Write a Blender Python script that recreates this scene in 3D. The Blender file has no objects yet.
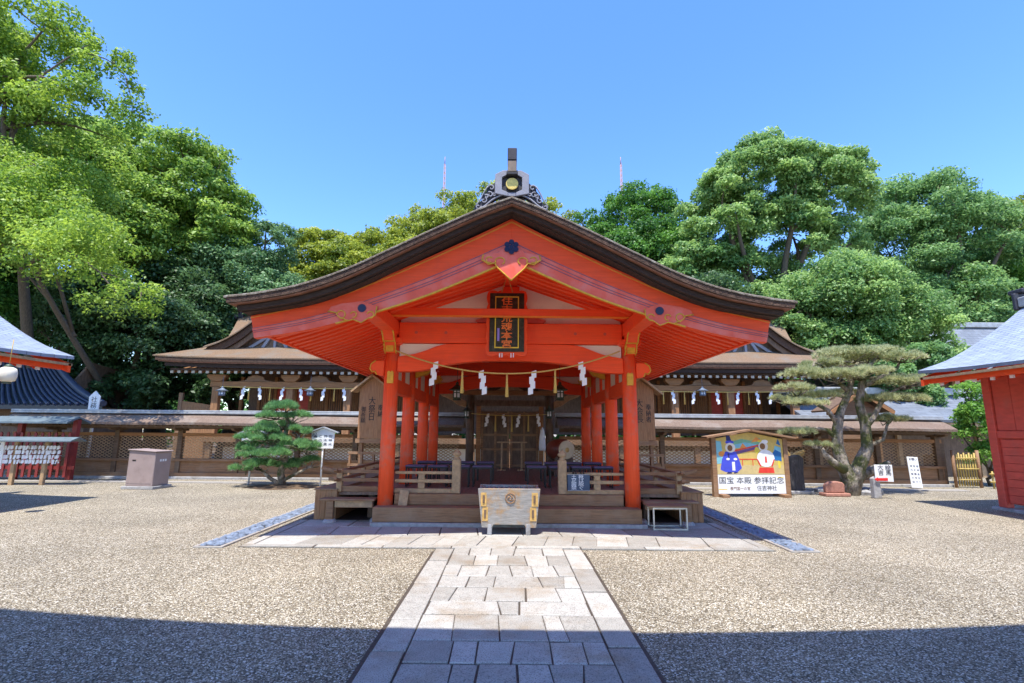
import bpy, bmesh, math, random
import numpy as np
from mathutils import Vector, Matrix, Euler

R = math.radians
random.seed(7)
scene = bpy.context.scene
COL = scene.collection

# ------------------------------------------------------------------ camera
PITCH, ROLL, CAMH, FPX = R(10.0), R(0.5), 1.6, 512.0
cam_d = bpy.data.cameras.new('camera')
cam_d.lens = 18.0; cam_d.sensor_width = 36.0; cam_d.sensor_fit = 'HORIZONTAL'
cam_d.clip_start = 0.05; cam_d.clip_end = 2000
cam = bpy.data.objects.new('camera', cam_d); COL.objects.link(cam)
cam.matrix_world = Matrix.Translation((0, 0, CAMH)) @ Matrix.Rotation(-R(0.16), 4, 'Z') @ Matrix.Rotation(R(90) + PITCH, 4, 'X') @ Matrix.Rotation(ROLL, 4, 'Z')
scene.camera = cam

# ------------------------------------------------------------------ light
SUN_DIR = Vector((0.08, 0.318, -1.0)).normalized()      # direction the light travels
sun_el = math.asin(-SUN_DIR.z)
w = bpy.data.worlds.new('World'); scene.world = w; w.use_nodes = True
nt = w.node_tree; nt.nodes.clear()
sky = nt.nodes.new('ShaderNodeTexSky'); sky.sky_type = 'NISHITA'; sky.sun_disc = False
sky.sun_elevation = sun_el
sky.sun_rotation = math.atan2(-SUN_DIR.x, -SUN_DIR.y)
sky.altitude = 100; sky.air_density = 1.0; sky.dust_density = 0.3; sky.ozone_density = 3.0
bg = nt.nodes.new('ShaderNodeBackground'); bg.inputs['Strength'].default_value = 0.15
wo = nt.nodes.new('ShaderNodeOutputWorld')
hsv = nt.nodes.new('ShaderNodeHueSaturation'); hsv.inputs['Saturation'].default_value = 1.24; hsv.inputs['Hue'].default_value = 0.512
nt.links.new(sky.outputs[0], hsv.inputs['Color']); nt.links.new(hsv.outputs[0], bg.inputs['Color']); nt.links.new(bg.outputs[0], wo.inputs['Surface'])
sd = bpy.data.lights.new('sun', 'SUN'); sd.energy = 2.75; sd.angle = R(0.5); sd.color = (1.0, 0.96, 0.89)
so = bpy.data.objects.new('sun', sd); COL.objects.link(so)
so.rotation_euler = SUN_DIR.to_track_quat('-Z', 'Y').to_euler(); so.location = (-8, -30, 60)
vs = scene.view_settings
vs.view_transform = 'Standard'; vs.look = 'None'; vs.exposure = 1.54; vs.gamma = 1.0
try: vs.use_curve_mapping = False
except Exception: pass
scene.cycles.max_bounces = 10; scene.cycles.diffuse_bounces = 8; scene.cycles.transmission_bounces = 4
scene.cycles.use_adaptive_sampling = True

# ------------------------------------------------------------------ pixel -> point at a known depth
_c, _s, _ca, _sa = math.cos(PITCH), math.sin(PITCH), math.cos(ROLL), math.sin(ROLL)
def ray(px, py):
    dx, dy = px - 510.6, py - 341.5
    dx, dy = dx*_ca + dy*_sa, -dx*_sa + dy*_ca
    u, v = dx/FPX, -dy/FPX
    return Vector((u, _c - v*_s, _s + v*_c))
def at(px, py, Y):
    r = ray(px, py); t = Y/r.y
    return Vector((r.x*t, Y, CAMH + r.z*t))
def ground(px, py, z=0.0):
    r = ray(px, py); t = (z - CAMH)/r.z
    return Vector((r.x*t, r.y*t, z))

# ------------------------------------------------------------------ materials
def mat(name, col, rough=0.7, var=0.18, scale=6.0, stretch=(1, 1, 1), bump=0.15, bscale=None, metal=0.0,
        spec=0.4, col2=None, dirt=None, dirt_scale=1.2, dirt_lo=0.52, dirt_hi=0.7, trans=0.0, emit=None, bdist=0.01):
    m = bpy.data.materials.new(name); m.use_nodes = True
    n, l = m.node_tree.nodes, m.node_tree.links
    p = n['Principled BSDF']
    tc = n.new('ShaderNodeTexCoord'); mp = n.new('ShaderNodeMapping')
    mp.inputs['Scale'].default_value = stretch
    l.new(tc.outputs['Object'], mp.inputs['Vector'])
    nz = n.new('ShaderNodeTexNoise'); nz.inputs['Scale'].default_value = scale
    nz.inputs['Detail'].default_value = 6; nz.inputs['Roughness'].default_value = 0.6
    l.new(mp.outputs[0], nz.inputs['Vector'])
    rp = n.new('ShaderNodeValToRGB')
    rp.color_ramp.elements[0].position = 0.3; rp.color_ramp.elements[1].position = 0.7
    c1 = tuple(max(0, x*(1 - var)) for x in col); c2 = col2 or tuple(min(1, x*(1 + var)) for x in col)
    rp.color_ramp.elements[0].color = (*c1, 1); rp.color_ramp.elements[1].color = (*c2, 1)
    l.new(nz.outputs['Fac'], rp.inputs['Fac'])
    out = rp.outputs['Color']
    if dirt:
        n2 = n.new('ShaderNodeTexNoise'); n2.inputs['Scale'].default_value = dirt_scale; n2.inputs['Detail'].default_value = 7
        n2.inputs['Roughness'].default_value = 0.65
        l.new(tc.outputs['Object'], n2.inputs['Vector'])
        r2 = n.new('ShaderNodeMapRange'); r2.inputs['From Min'].default_value = dirt_lo; r2.inputs['From Max'].default_value = dirt_hi
        l.new(n2.outputs['Fac'], r2.inputs['Value'])
        mx = n.new('ShaderNodeMix'); mx.data_type = 'RGBA'
        l.new(r2.outputs[0], mx.inputs['Factor']); l.new(out, mx.inputs['A']); mx.inputs['B'].default_value = (*dirt, 1)
        out = mx.outputs['Result']
    l.new(out, p.inputs['Base Color'])
    p.inputs['Roughness'].default_value = rough; p.inputs['Metallic'].default_value = metal
    p.inputs['Specular IOR Level'].default_value = spec
    if bump:
        nb = n.new('ShaderNodeTexNoise'); nb.inputs['Scale'].default_value = bscale or scale*4
        nb.inputs['Detail'].default_value = 5
        l.new(mp.outputs[0], nb.inputs['Vector'])
        b = n.new('ShaderNodeBump'); b.inputs['Strength'].default_value = bump; b.inputs['Distance'].default_value = bdist
        l.new(nb.outputs['Fac'], b.inputs['Height']); l.new(b.outputs[0], p.inputs['Normal'])
    if emit: p.inputs['Emission Color'].default_value = (*emit[0], 1); p.inputs['Emission Strength'].default_value = emit[1]
    return m

def leaf_mat(name, a, b, rough=0.5, trans=0.35):
    m = bpy.data.materials.new(name); m.use_nodes = True
    n, l = m.node_tree.nodes, m.node_tree.links
    p = n['Principled BSDF']; o = n['Material Output']
    at_ = n.new('ShaderNodeAttribute'); at_.attribute_name = 'tint'
    mx = n.new('ShaderNodeMix'); mx.data_type = 'RGBA'
    mx.inputs['A'].default_value = (*a, 1); mx.inputs['B'].default_value = (*b, 1)
    l.new(at_.outputs['Fac'], mx.inputs['Factor'])
    l.new(mx.outputs['Result'], p.inputs['Base Color'])
    p.inputs['Roughness'].default_value = rough; p.inputs['Specular IOR Level'].default_value = 0.45
    tr = n.new('ShaderNodeBsdfTranslucent')
    hs = n.new('ShaderNodeHueSaturation'); hs.inputs['Hue'].default_value = 0.49; hs.inputs['Saturation'].default_value = 1.0; hs.inputs['Value'].default_value = 1.5
    l.new(mx.outputs['Result'], hs.inputs['Color']); l.new(hs.outputs[0], tr.inputs['Color'])
    ms = n.new('ShaderNodeMixShader'); ms.inputs[0].default_value = trans
    l.new(p.outputs[0], ms.inputs[1]); l.new(tr.outputs[0], ms.inputs[2]); l.new(ms.outputs[0], o.inputs['Surface'])
    return m

def shingle_mat(name, col, course=0.12, axis='Y', rough=0.5, metal=0.0, var=0.15):
    m = mat(name, col, rough=rough, var=var, scale=3, metal=metal, bump=0)
    n, l = m.node_tree.nodes, m.node_tree.links
    p = n['Principled BSDF']
    tc = n.new('ShaderNodeTexCoord')
    uv = n.new('ShaderNodeUVMap'); uv.uv_map = 'UVMap'
    br = n.new('ShaderNodeTexBrick'); br.inputs['Scale'].default_value = 1.0
    br.inputs['Brick Width'].default_value = course*3.2; br.inputs['Row Height'].default_value = course
    br.inputs['Mortar Size'].default_value = 0.012; br.inputs['Mortar Smooth'].default_value = 0.3
    br.inputs['Color1'].default_value = (.8, .8, .8, 1); br.inputs['Color2'].default_value = (1, 1, 1, 1); br.inputs['Mortar'].default_value = (.45, .45, .47, 1)
    l.new(uv.outputs[0], br.inputs['Vector'])
    old = p.inputs['Base Color'].links[0].from_socket
    mx = n.new('ShaderNodeMix'); mx.data_type = 'RGBA'; mx.blend_type = 'MULTIPLY'; mx.inputs['Factor'].default_value = 1
    l.new(old, mx.inputs['A']); l.new(br.outputs['Color'], mx.inputs['B']); l.new(mx.outputs['Result'], p.inputs['Base Color'])
    b = n.new('ShaderNodeBump'); b.inputs['Strength'].default_value = 0.5; b.inputs['Distance'].default_value = 0.01; b.invert = True
    l.new(br.outputs['Fac'], b.inputs['Height']); l.new(b.outputs[0], p.inputs['Normal'])
    return m

def gravel_mat():
    m = bpy.data.materials.new('gravel'); m.use_nodes = True
    n, l = m.node_tree.nodes, m.node_tree.links
    p = n['Principled BSDF']; tc = n.new('ShaderNodeTexCoord')
    vo = n.new('ShaderNodeTexVoronoi'); vo.inputs['Scale'].default_value = 102
    l.new(tc.outputs['Object'], vo.inputs['Vector'])
    sx = n.new('ShaderNodeSeparateColor'); l.new(vo.outputs['Color'], sx.inputs[0])
    rp = n.new('ShaderNodeValToRGB'); cr = rp.color_ramp
    cr.elements[0].position = 0; cr.elements[0].color = (.05, .04, .028, 1)
    cr.elements[1].position = 1; cr.elements[1].color = (.75, .7, .6, 1)
    for q, c in ((.22, (.1, .082, .055, 1)), (.48, (.21, .172, .115, 1)), (.74, (.32, .265, .175, 1)), (.88, (.52, .47, .36, 1))):
        e = cr.elements.new(q); e.color = c
    l.new(sx.outputs[0], rp.inputs['Fac'])
    # broad patches worn by feet and raked
    nz = n.new('ShaderNodeTexNoise'); nz.inputs['Scale'].default_value = 0.6; nz.inputs['Detail'].default_value = 8
    l.new(tc.outputs['Object'], nz.inputs['Vector'])
    mr = n.new('ShaderNodeMapRange'); mr.inputs['From Min'].default_value = .3; mr.inputs['From Max'].default_value = .7
    mr.inputs['To Min'].default_value = .82; mr.inputs['To Max'].default_value = 1.15
    l.new(nz.outputs['Fac'], mr.inputs['Value'])
    mx = n.new('ShaderNodeMix'); mx.data_type = 'RGBA'; mx.blend_type = 'MULTIPLY'; mx.inputs['Factor'].default_value = 1
    l.new(rp.outputs[0], mx.inputs['A']); l.new(mr.outputs[0], mx.inputs['B'])
    l.new(mx.outputs['Result'], p.inputs['Base Color'])
    p.inputs['Roughness'].default_value = .85; p.inputs['Specular IOR Level'].default_value = .25
    fp = n.new('ShaderNodeTexNoise'); fp.inputs['Scale'].default_value = 4.5; fp.inputs['Detail'].default_value = 4
    l.new(tc.outputs['Object'], fp.inputs['Vector'])
    b0 = n.new('ShaderNodeBump'); b0.inputs['Strength'].default_value = .6; b0.inputs['Distance'].default_value = .05
    l.new(fp.outputs['Fac'], b0.inputs['Height'])
    b = n.new('ShaderNodeBump'); b.inputs['Strength'].default_value = .7; b.inputs['Distance'].default_value = .007; b.invert = True
    l.new(vo.outputs['Distance'], b.inputs['Height']); l.new(b0.outputs[0], b.inputs['Normal']); l.new(b.outputs[0], p.inputs['Normal'])
    return m

def slab_mat(name='paving_stone', a=(.33, .32, .292), b=(.6, .57, .52)):
    m = mat(name, a, rough=.75, var=.12, scale=9, bump=.35, bscale=60, dirt=(.25, .2, .14), dirt_scale=1.4, dirt_lo=.5, dirt_hi=.72, bdist=.006)
    n, l = m.node_tree.nodes, m.node_tree.links
    p = n['Principled BSDF']
    old = p.inputs['Base Color'].links[0].from_socket
    a_ = n.new('ShaderNodeAttribute'); a_.attribute_name = 'tint'
    rp = n.new('ShaderNodeValToRGB'); cr = rp.color_ramp
    cr.elements[0].color = (.95, .91, .85, 1); cr.elements[1].color = (1.38, 1.35, 1.3, 1)
    l.new(a_.outputs['Fac'], rp.inputs['Fac'])
    mx = n.new('ShaderNodeMix'); mx.data_type = 'RGBA'; mx.blend_type = 'MULTIPLY'; mx.inputs['Factor'].default_value = 1
    l.new(old, mx.inputs['A']); l.new(rp.outputs[0], mx.inputs['B'])
    sp = n.new('ShaderNodeTexNoise'); sp.inputs['Scale'].default_value = 110; sp.inputs['Detail'].default_value = 2
    tc = n.new('ShaderNodeTexCoord'); l.new(tc.outputs['Object'], sp.inputs['Vector'])
    mr = n.new('ShaderNodeMapRange'); mr.inputs['From Min'].default_value = .34; mr.inputs['From Max'].default_value = .5
    mr.inputs['To Min'].default_value = .45; mr.inputs['To Max'].default_value = 1.0
    l.new(sp.outputs['Fac'], mr.inputs['Value'])
    m2 = n.new('ShaderNodeMix'); m2.data_type = 'RGBA'; m2.blend_type = 'MULTIPLY'; m2.inputs['Factor'].default_value = 1
    l.new(mx.outputs['Result'], m2.inputs['A']); l.new(mr.outputs[0], m2.inputs['B'])
    l.new(m2.outputs['Result'], p.inputs['Base Color'])
    return m

M = {}
M['gravel'] = gravel_mat()
M['slab'] = slab_mat()
M['joint'] = mat('joint_sand', (.07, .055, .04), var=.4, scale=30)
M['edging'] = mat('stone_edging', (.32, .29, .25), var=.15, scale=12, bump=.3)
M['pebble'] = mat('pebble', (.15, .185, .24), var=.5, scale=9, rough=.7, bump=.1)
M['red'] = mat('vermilion_paint', (.95, .098, .024), rough=.5, spec=.25, var=.08, scale=2.2, stretch=(1, 1, 1), bump=.1, bscale=14, dirt=(.78, .085, .035), dirt_scale=1.6, dirt_lo=.5, dirt_hi=.8)
M['redpost'] = mat('vermilion_post_paint', (.95, .098, .026), rough=.5, spec=.25, var=.12, scale=4, stretch=(7, 7, .6), bump=.3, bscale=9, dirt=(.7, .16, .09), dirt_scale=3.4, dirt_lo=.52, dirt_hi=.68)
M['redbeam'] = mat('vermilion_beam_paint', (.95, .09, .022), rough=.5, spec=.25, var=.12, scale=4, stretch=(.5, 4, 8), bump=.22, dirt=(.76, .08, .035), dirt_scale=2.5, dirt_lo=.5, dirt_hi=.85)
M['redpink'] = mat('pinkish_vermilion_paint', (.82, .12, .07), rough=.45, spec=.3, var=.14, scale=3, bump=.08, dirt=(.68, .22, .18), dirt_scale=3, dirt_lo=.45, dirt_hi=.75)  # paler, pinker vermilion for the lower moulding and gable ornaments
M['groove'] = mat('groove_line', (.26, .09, .12), rough=.6, var=.2)
M['orange'] = mat('orange_trim', (.85, .25, .03), rough=.45, var=.12)
M['ochre'] = mat('ochre_paint', (.68, .36, .03), rough=.5, var=.2, scale=14)
M['plaster'] = mat('cream_plaster', (.78, .72, .58), rough=.85, var=.05, scale=2, dirt=(.6, .52, .4), dirt_scale=1.5, dirt_lo=.55, dirt_hi=.8)
M['bark_roof'] = mat('cypress_bark_thatch', (.16, .125, .092), rough=.95, var=.6, scale=30, stretch=(1, 1, 1), bump=.9, bscale=70, dirt=(.3, .27, .22), dirt_scale=9, dirt_lo=.5, dirt_hi=.65, bdist=.03)
M['bark_edge'] = mat('bark_layer_edge', (.05, .03, .022), rough=.9, var=.5, scale=10, stretch=(1, 1, 9), bump=.6, bscale=30)
M['bark_brown'] = mat('bark_verge_brown', (.085, .05, .034), rough=.95, var=.6, scale=24, bump=.9, bscale=50, bdist=.02)
M['bark_red'] = mat('cedar_strip', (.24, .1, .055), rough=.8, var=.3, scale=8)
M['hiwada'] = mat('honden_bark_roof', (.215, .14, .085), rough=.95, var=.5, scale=26, stretch=(1, 2.2, 2.2), bump=.8, bscale=60, dirt=(.2, .17, .135), dirt_scale=1.3, dirt_lo=.5, dirt_hi=.7, bdist=.03)
M['wood'] = mat('weathered_wood', (.27, .145, .07), rough=.8, var=.35, scale=5, stretch=(.6, 3, 9), bump=.4, dirt=(.31, .2, .12), dirt_scale=2.5, dirt_lo=.45, dirt_hi=.75)
M['woodv'] = mat('weathered_wood_upright', (.34, .17, .075), rough=.8, var=.35, scale=5, stretch=(7, 7, .7), bump=.4, dirt=(.36, .21, .11), dirt_scale=2.5, dirt_lo=.5, dirt_hi=.8)
M['woodl'] = mat('pale_wood', (.42, .27, .14), rough=.75, var=.25, scale=5, stretch=(3, 3, 3), bump=.3, dirt=(.3, .2, .12), dirt_scale=3)
M['woodpale'] = mat('pale_rafter_paint', (.5, .42, .31), rough=.8, var=.15)
M['woodd'] = mat('dark_wood', (.15, .095, .06), rough=.75, var=.35, scale=5, stretch=(3, 3, 1), bump=.3)
M['woodg'] = mat('grey_box_wood', (.3, .275, .24), rough=.8, var=.3, scale=6, stretch=(1, 2, 6), bump=.5, dirt=(.38, .22, .09), dirt_scale=5, dirt_lo=.48, dirt_hi=.66)
M['woodo'] = mat('ochre_stained_wood', (.55, .33, .1), rough=.75, var=.3, scale=12, bump=.3)
M['deck'] = mat('deck_boards', (.24, .145, .095), rough=.6, var=.25, scale=4, stretch=(6, .5, 1), bump=.2)
M['fencewood'] = mat('fence_wood', (.15, .092, .052), rough=.85, var=.4, scale=6, stretch=(.8, 3, 6), bump=.4, dirt=(.2, .14, .09), dirt_scale=1.5)
M['beamwood'] = mat('brown_beam_wood', (.33, .155, .06), rough=.8, var=.3, scale=6, stretch=(.6, 3, 8), bump=.4)
M['copper'] = mat('grey_copper_ridge', (.36, .37, .37), rough=.45, var=.2, scale=5, metal=.25, bump=.1, dirt=(.22, .2, .2), dirt_scale=2)
M['fenceroof'] = mat('fence_bark_roof', (.185, .128, .092), rough=.95, var=.3, scale=22, bump=.7, bscale=60, dirt=(.25, .205, .165), dirt_scale=1.2, bdist=.02)
M['stone'] = mat('grey_stone', (.34, .33, .32), rough=.85, var=.2, scale=14, bump=.4, dirt=(.2, .18, .15), dirt_scale=4)
M['pinkstone'] = mat('pinkish_stone', (.36, .17, .12), rough=.85, var=.25, scale=18, bump=.5)
M['darkstone'] = mat('dark_slate', (.06, .055, .055), rough=.7, var=.5, scale=6, stretch=(4, 4, .8), bump=.5, dirt=(.2, .19, .18), dirt_scale=4, dirt_lo=.58)
M['white'] = mat('white_paint', (.8, .8, .78), rough=.6, var=.05, scale=4, bump=.05)
M['paper'] = mat('white_paper', (.82, .82, .82), rough=.8, var=.03, bump=0)
M['black'] = mat('black_lacquer', (.012, .012, .013), rough=.35, var=.2)
M['plaque'] = mat('plaque_black_green', (.03, .034, .022), rough=.5, var=.5, scale=18, dirt=(.09, .085, .05), dirt_scale=7)
M['gold'] = mat('gold_leaf', (.78, .55, .14), rough=.38, var=.25, scale=20, metal=.7, bump=.2)
M['yellow'] = mat('yellow_line', (.8, .6, .06), rough=.5, var=.1)
M['straw'] = mat('straw_rope', (.62, .42, .12), rough=.9, var=.25, scale=40, stretch=(3, 3, 3), bump=.5)
M['orn'] = mat('ornament_grey_tile', (.25, .25, .285), rough=.6, var=.12, scale=10, bump=.15)
M['ornd'] = mat('ornament_dark_tile', (.035, .035, .045), rough=.6, var=.3)
M['ridgepost'] = mat('ridge_pole_metal', (.22, .165, .12), rough=.5, var=.25, scale=9)
M['ridgepostd'] = mat('ridge_pole_dark', (.035, .03, .035), rough=.5, var=.3)
M['bronze'] = mat('green_bronze', (.07, .1, .07), rough=.5, var=.4, scale=14, metal=.3)
M['bronzeb'] = mat('blue_bronze', (.16, .2, .26), rough=.45, var=.35, scale=14, metal=.3)
M['purple'] = mat('purple_cushion', (.13, .1, .17), rough=.7, var=.15)
M['drumhide'] = mat('drum_hide', (.62, .5, .3), rough=.7, var=.15, scale=5)
M['drumbody'] = mat('drum_body', (.16, .035, .02), rough=.35, var=.2)
M['steel'] = mat('steel_tube', (.5, .49, .46), rough=.35, var=.2, metal=.8, bump=0)
M['binl'] = mat('bin_steel_paint', (.34, .26, .235), rough=.5, var=.08, scale=3, bump=.05, dirt=(.28, .21, .19), dirt_scale=4)
M['indigo'] = mat('dark_blue_board', (.05, .075, .12), rough=.5, var=.2)
M['roofblue'] = shingle_mat('blue_grey_shingles', (.33, .38, .46), course=.1, rough=.5)
M['tile'] = shingle_mat('dark_roof_tiles', (.05, .06, .08), course=.22, rough=.4)
M['tileblue'] = mat('blue_ridge_tile', (.045, .056, .09), rough=.4, var=.2)
M['roofgrey'] = shingle_mat('grey_copper_roof', (.19, .21, .24), course=.2, rough=.5)
M['redwall'] = mat('red_board_wall', (.6, .085, .055), rough=.6, var=.15, scale=4, stretch=(1, 1, 3), bump=.2, dirt=(.52, .1, .07), dirt_scale=2)
M['redpicket'] = mat('red_picket', (.24, .03, .025), rough=.6, var=.2)
M['bamboo'] = mat('bamboo_culm', (.42, .3, .08), rough=.55, var=.3, scale=9, bump=.15)
M['patina'] = mat('blue_green_sheet', (.13, .17, .19), rough=.5, var=.2, scale=4)
M['bark'] = mat('tree_bark', (.11, .085, .06), rough=.95, var=.4, scale=10, stretch=(3, 3, .8), bump=.8)
M['pinebark'] = mat('pine_bark', (.16, .12, .085), rough=.95, var=.6, col2=(.5, .43, .34), scale=5, stretch=(2, 2, 1), bump=1.0, bscale=16, dirt=(.09, .1, .03), dirt_scale=2.2, dirt_lo=.46, dirt_hi=.58, bdist=.05)
M['soil'] = mat('soil_bed', (.13, .085, .05), rough=.95, var=.5, scale=20, bump=.8)
M['blueflower'] = mat('dark_blue_boss', (.006, .012, .05), rough=.4, var=.2)
M['redsign'] = mat('red_sign_paint', (.7, .03, .03), rough=.5, var=.05)
M['ink'] = mat('black_ink', (.02, .02, .022), rough=.6, var=.1, bump=0)
M['blueink'] = mat('blue_black_ink', (.03, .035, .07), rough=.6, var=.1, bump=0)
M['orangeink'] = mat('orange_lettering', (.85, .22, .05), rough=.5, var=.1, bump=0)
M['purpleink'] = mat('purple_seal', (.3, .26, .75), rough=.5, var=.05, bump=0)
M['mast'] = mat('mast_red_white', (.32, .2, .2), rough=.5, var=.2)
for k, c in dict(p_sky=(.62, .45, .12), p_green=(.2, .42, .25), p_teal=(.22, .5, .55), p_orange=(.75, .28, .06), p_purple=(.16, .08, .2), p_sand=(.6, .46, .2),
                 p_blue=(.06, .08, .55), p_navy=(.02, .03, .14), p_red=(.72, .05, .03), p_white=(.82, .8, .76), p_skin=(.66, .42, .28), p_brown=(.22, .1, .03),
                 p_deepblue=(.02, .15, .36), p_yellow=(.75, .6, .06), p_face=(.75, .68, .55)).items():
    M[k] = mat('board_' + k[2:], c, rough=.55, var=.12, scale=9, bump=0)
M['camphor'] = leaf_mat('camphor_leaves', (.085, .2, .03), (.37, .53, .1), trans=.42)
M['bright'] = leaf_mat('bright_leaves', (.09, .2, .02), (.36, .5, .07), trans=.42)
M['mid'] = leaf_mat('mid_green_leaves', (.075, .185, .055), (.28, .45, .15), trans=.42)
M['round'] = leaf_mat('round_tree_leaves', (.09, .21, .055), (.38, .54, .17), trans=.42)
M['yellowg'] = leaf_mat('yellow_green_leaves', (.12, .19, .02), (.42, .47, .06), trans=.42)
M['deep'] = leaf_mat('deep_green_leaves', (.035, .12, .02), (.14, .33, .05), trans=.38)
M['dark'] = leaf_mat('dark_evergreen_leaves', (.028, .075, .024), (.11, .21, .07), trans=.3)
M['blueg'] = leaf_mat('blue_green_needles', (.055, .14, .05), (.24, .4, .16), trans=.3)
M['pineR'] = leaf_mat('dusty_pine_needles', (.2, .25, .09), (.72, .7, .38), trans=.25, rough=.6)
M['pineL'] = leaf_mat('green_pine_needles', (.06, .19, .06), (.28, .5, .18), trans=.25, rough=.6)
M['shrub'] = leaf_mat('shrub_leaves', (.08, .22, .03), (.28, .48, .08), trans=.45)

# ------------------------------------------------------------------ mesh helpers
def origin(o):
    v = Vector((0, 0, 0))
    while o is not None:
        v += o.location; o = o.parent
    return v

class MB:
    def __init__(s): s.v = []; s.f = []; s.sm = []
    def add(s, vs_, fs, smooth=False):
        b = len(s.v); s.v += [tuple(q) for q in vs_]; s.f += [tuple(i + b for i in q) for q in fs]; s.sm += [smooth]*len(fs); return s
    def box(s, x0, x1, y0, y1, z0, z1):
        vs_ = [(x, y, z) for z in (z0, z1) for y in (y0, y1) for x in (x0, x1)]
        return s.add(vs_, [(0, 2, 3, 1), (4, 5, 7, 6), (0, 1, 5, 4), (2, 6, 7, 3), (0, 4, 6, 2), (1, 3, 7, 5)])
    def obox(s, c, size, rot=(0, 0, 0)):
        m = Euler(rot).to_matrix(); c = Vector(c)
        vs_ = [c + m @ Vector((x*size[0]/2, y*size[1]/2, z*size[2]/2)) for z in (-1, 1) for y in (-1, 1) for x in (-1, 1)]
        return s.add(vs_, [(0, 2, 3, 1), (4, 5, 7, 6), (0, 1, 5, 4), (2, 6, 7, 3), (0, 4, 6, 2), (1, 3, 7, 5)])
    def bar(s, a, b, wd, ht):                   # rectangular bar from a to b
        a, b = Vector(a), Vector(b); d = (b - a).normalized()
        up = Vector((0, 0, 1)) if abs(d.z) < .95 else Vector((0, 1, 0))
        sd_ = d.cross(up).normalized(); u2 = sd_.cross(d)
        vs_ = [p + sd_*i*wd/2 + u2*j*ht/2 for p in (a, b) for i, j in ((-1, -1), (1, -1), (1, 1), (-1, 1))]
        return s.add(vs_, [(0, 1, 2, 3), (7, 6, 5, 4), (0, 4, 5, 1), (1, 5, 6, 2), (2, 6, 7, 3), (3, 7, 4, 0)])
    def prism(s, poly, axis, a0, a1, smooth=False):
        f = {'y': lambda p, a: (p[0], a, p[1]), 'x': lambda p, a: (a, p[0], p[1]), 'z': lambda p, a: (p[0], p[1], a)}[axis]
        n = len(poly)
        vs_ = [f(p, a0) for p in poly] + [f(p, a1) for p in poly]
        fs = [tuple(range(n)), tuple(range(2*n - 1, n - 1, -1))] + [(i, i + n, (i + 1) % n + n, (i + 1) % n) for i in range(n)]
        return s.add(vs_, fs, smooth)
    def strip(s, A, B, axis, a0, a1):           # closed band between curves A and B, extruded
        f = {'y': lambda p, a: (p[0], a, p[1]), 'x': lambda p, a: (a, p[0], p[1]), 'z': lambda p, a: (p[0], p[1], a)}[axis]
        n = len(A); vs_ = []
        for a in (a0, a1):
            vs_ += [f(p, a) for p in A] + [f(p, a) for p in B]
        fs = []
        for i in range(n - 1):
            fs += [(i, i + 1, n + i + 1, n + i), (2*n + i + 1, 2*n + i, 3*n + i, 3*n + i + 1),
                   (i, 2*n + i, 2*n + i + 1, i + 1), (n + i, n + i + 1, 3*n + i + 1, 3*n + i)]
        fs += [(0, n, 3*n, 2*n), (n - 1, 3*n - 1, 4*n - 1, 2*n - 1)]
        return s.add(vs_, fs)
    def tube(s, pts, rad, n=8, smooth=True, cap=True):
        pts = [Vector(p) for p in pts]
        if not hasattr(rad, '__len__'): rad = [rad]*len(pts)
        ring = []; prev = None
        for i, p in enumerate(pts):
            d = (pts[min(i + 1, len(pts) - 1)] - pts[max(i - 1, 0)]).normalized()
            if prev is None:
                u = d.orthogonal().normalized()
            else:
                u = (prev - d*prev.dot(d))
                u = u.normalized() if u.length > 1e-6 else d.orthogonal().normalized()
            prev = u; w_ = d.cross(u)
            ring.append([p + (u*math.cos(t) + w_*math.sin(t))*rad[i] for t in (2*math.pi*k/n for k in range(n))])
        vs_ = [q for r_ in ring for q in r_]; fs = []
        for i in range(len(pts) - 1):
            for k in range(n):
                k2 = (k + 1) % n
                fs.append((i*n + k, i*n + k2, (i + 1)*n + k2, (i + 1)*n + k))
        s.add(vs_, fs, smooth)
        if cap:
            b = len(s.v) - len(vs_)
            s.f += [tuple(b + k for k in range(n - 1, -1, -1)), tuple(b + (len(pts) - 1)*n + k for k in range(n))]; s.sm += [False, False]
        return s
    def lathe(s, prof, c, n=16, axis='z', mtx=None, smooth=True):
        vs_ = []
        for r_, z in prof:
            for k in range(n):
                t = 2*math.pi*(k + .5)/n
                p = Vector((r_*math.cos(t), r_*math.sin(t), z))
                if mtx is not None: p = mtx @ p
                vs_.append(p + Vector(c))
        fs = [(i*n + k, i*n + (k + 1) % n, (i + 1)*n + (k + 1) % n, (i + 1)*n + k) for i in range(len(prof) - 1) for k in range(n)]
        s.add(vs_, fs, smooth)
        b = len(s.v) - len(vs_)
        if prof[0][0] > 1e-4: s.f.append(tuple(b + k for k in range(n - 1, -1, -1))); s.sm.append(False)
        if prof[-1][0] > 1e-4: s.f.append(tuple(b + (len(prof) - 1)*n + k for k in range(n))); s.sm.append(False)
        return s
    def grid(s, rows, smooth=True):
        n = len(rows[0]); vs_ = [p for r_ in rows for p in r_]
        fs = [(i*n + k, i*n + k + 1, (i + 1)*n + k + 1, (i + 1)*n + k) for i in range(len(rows) - 1) for k in range(n - 1)]
        return s.add(vs_, fs, smooth)
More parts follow.
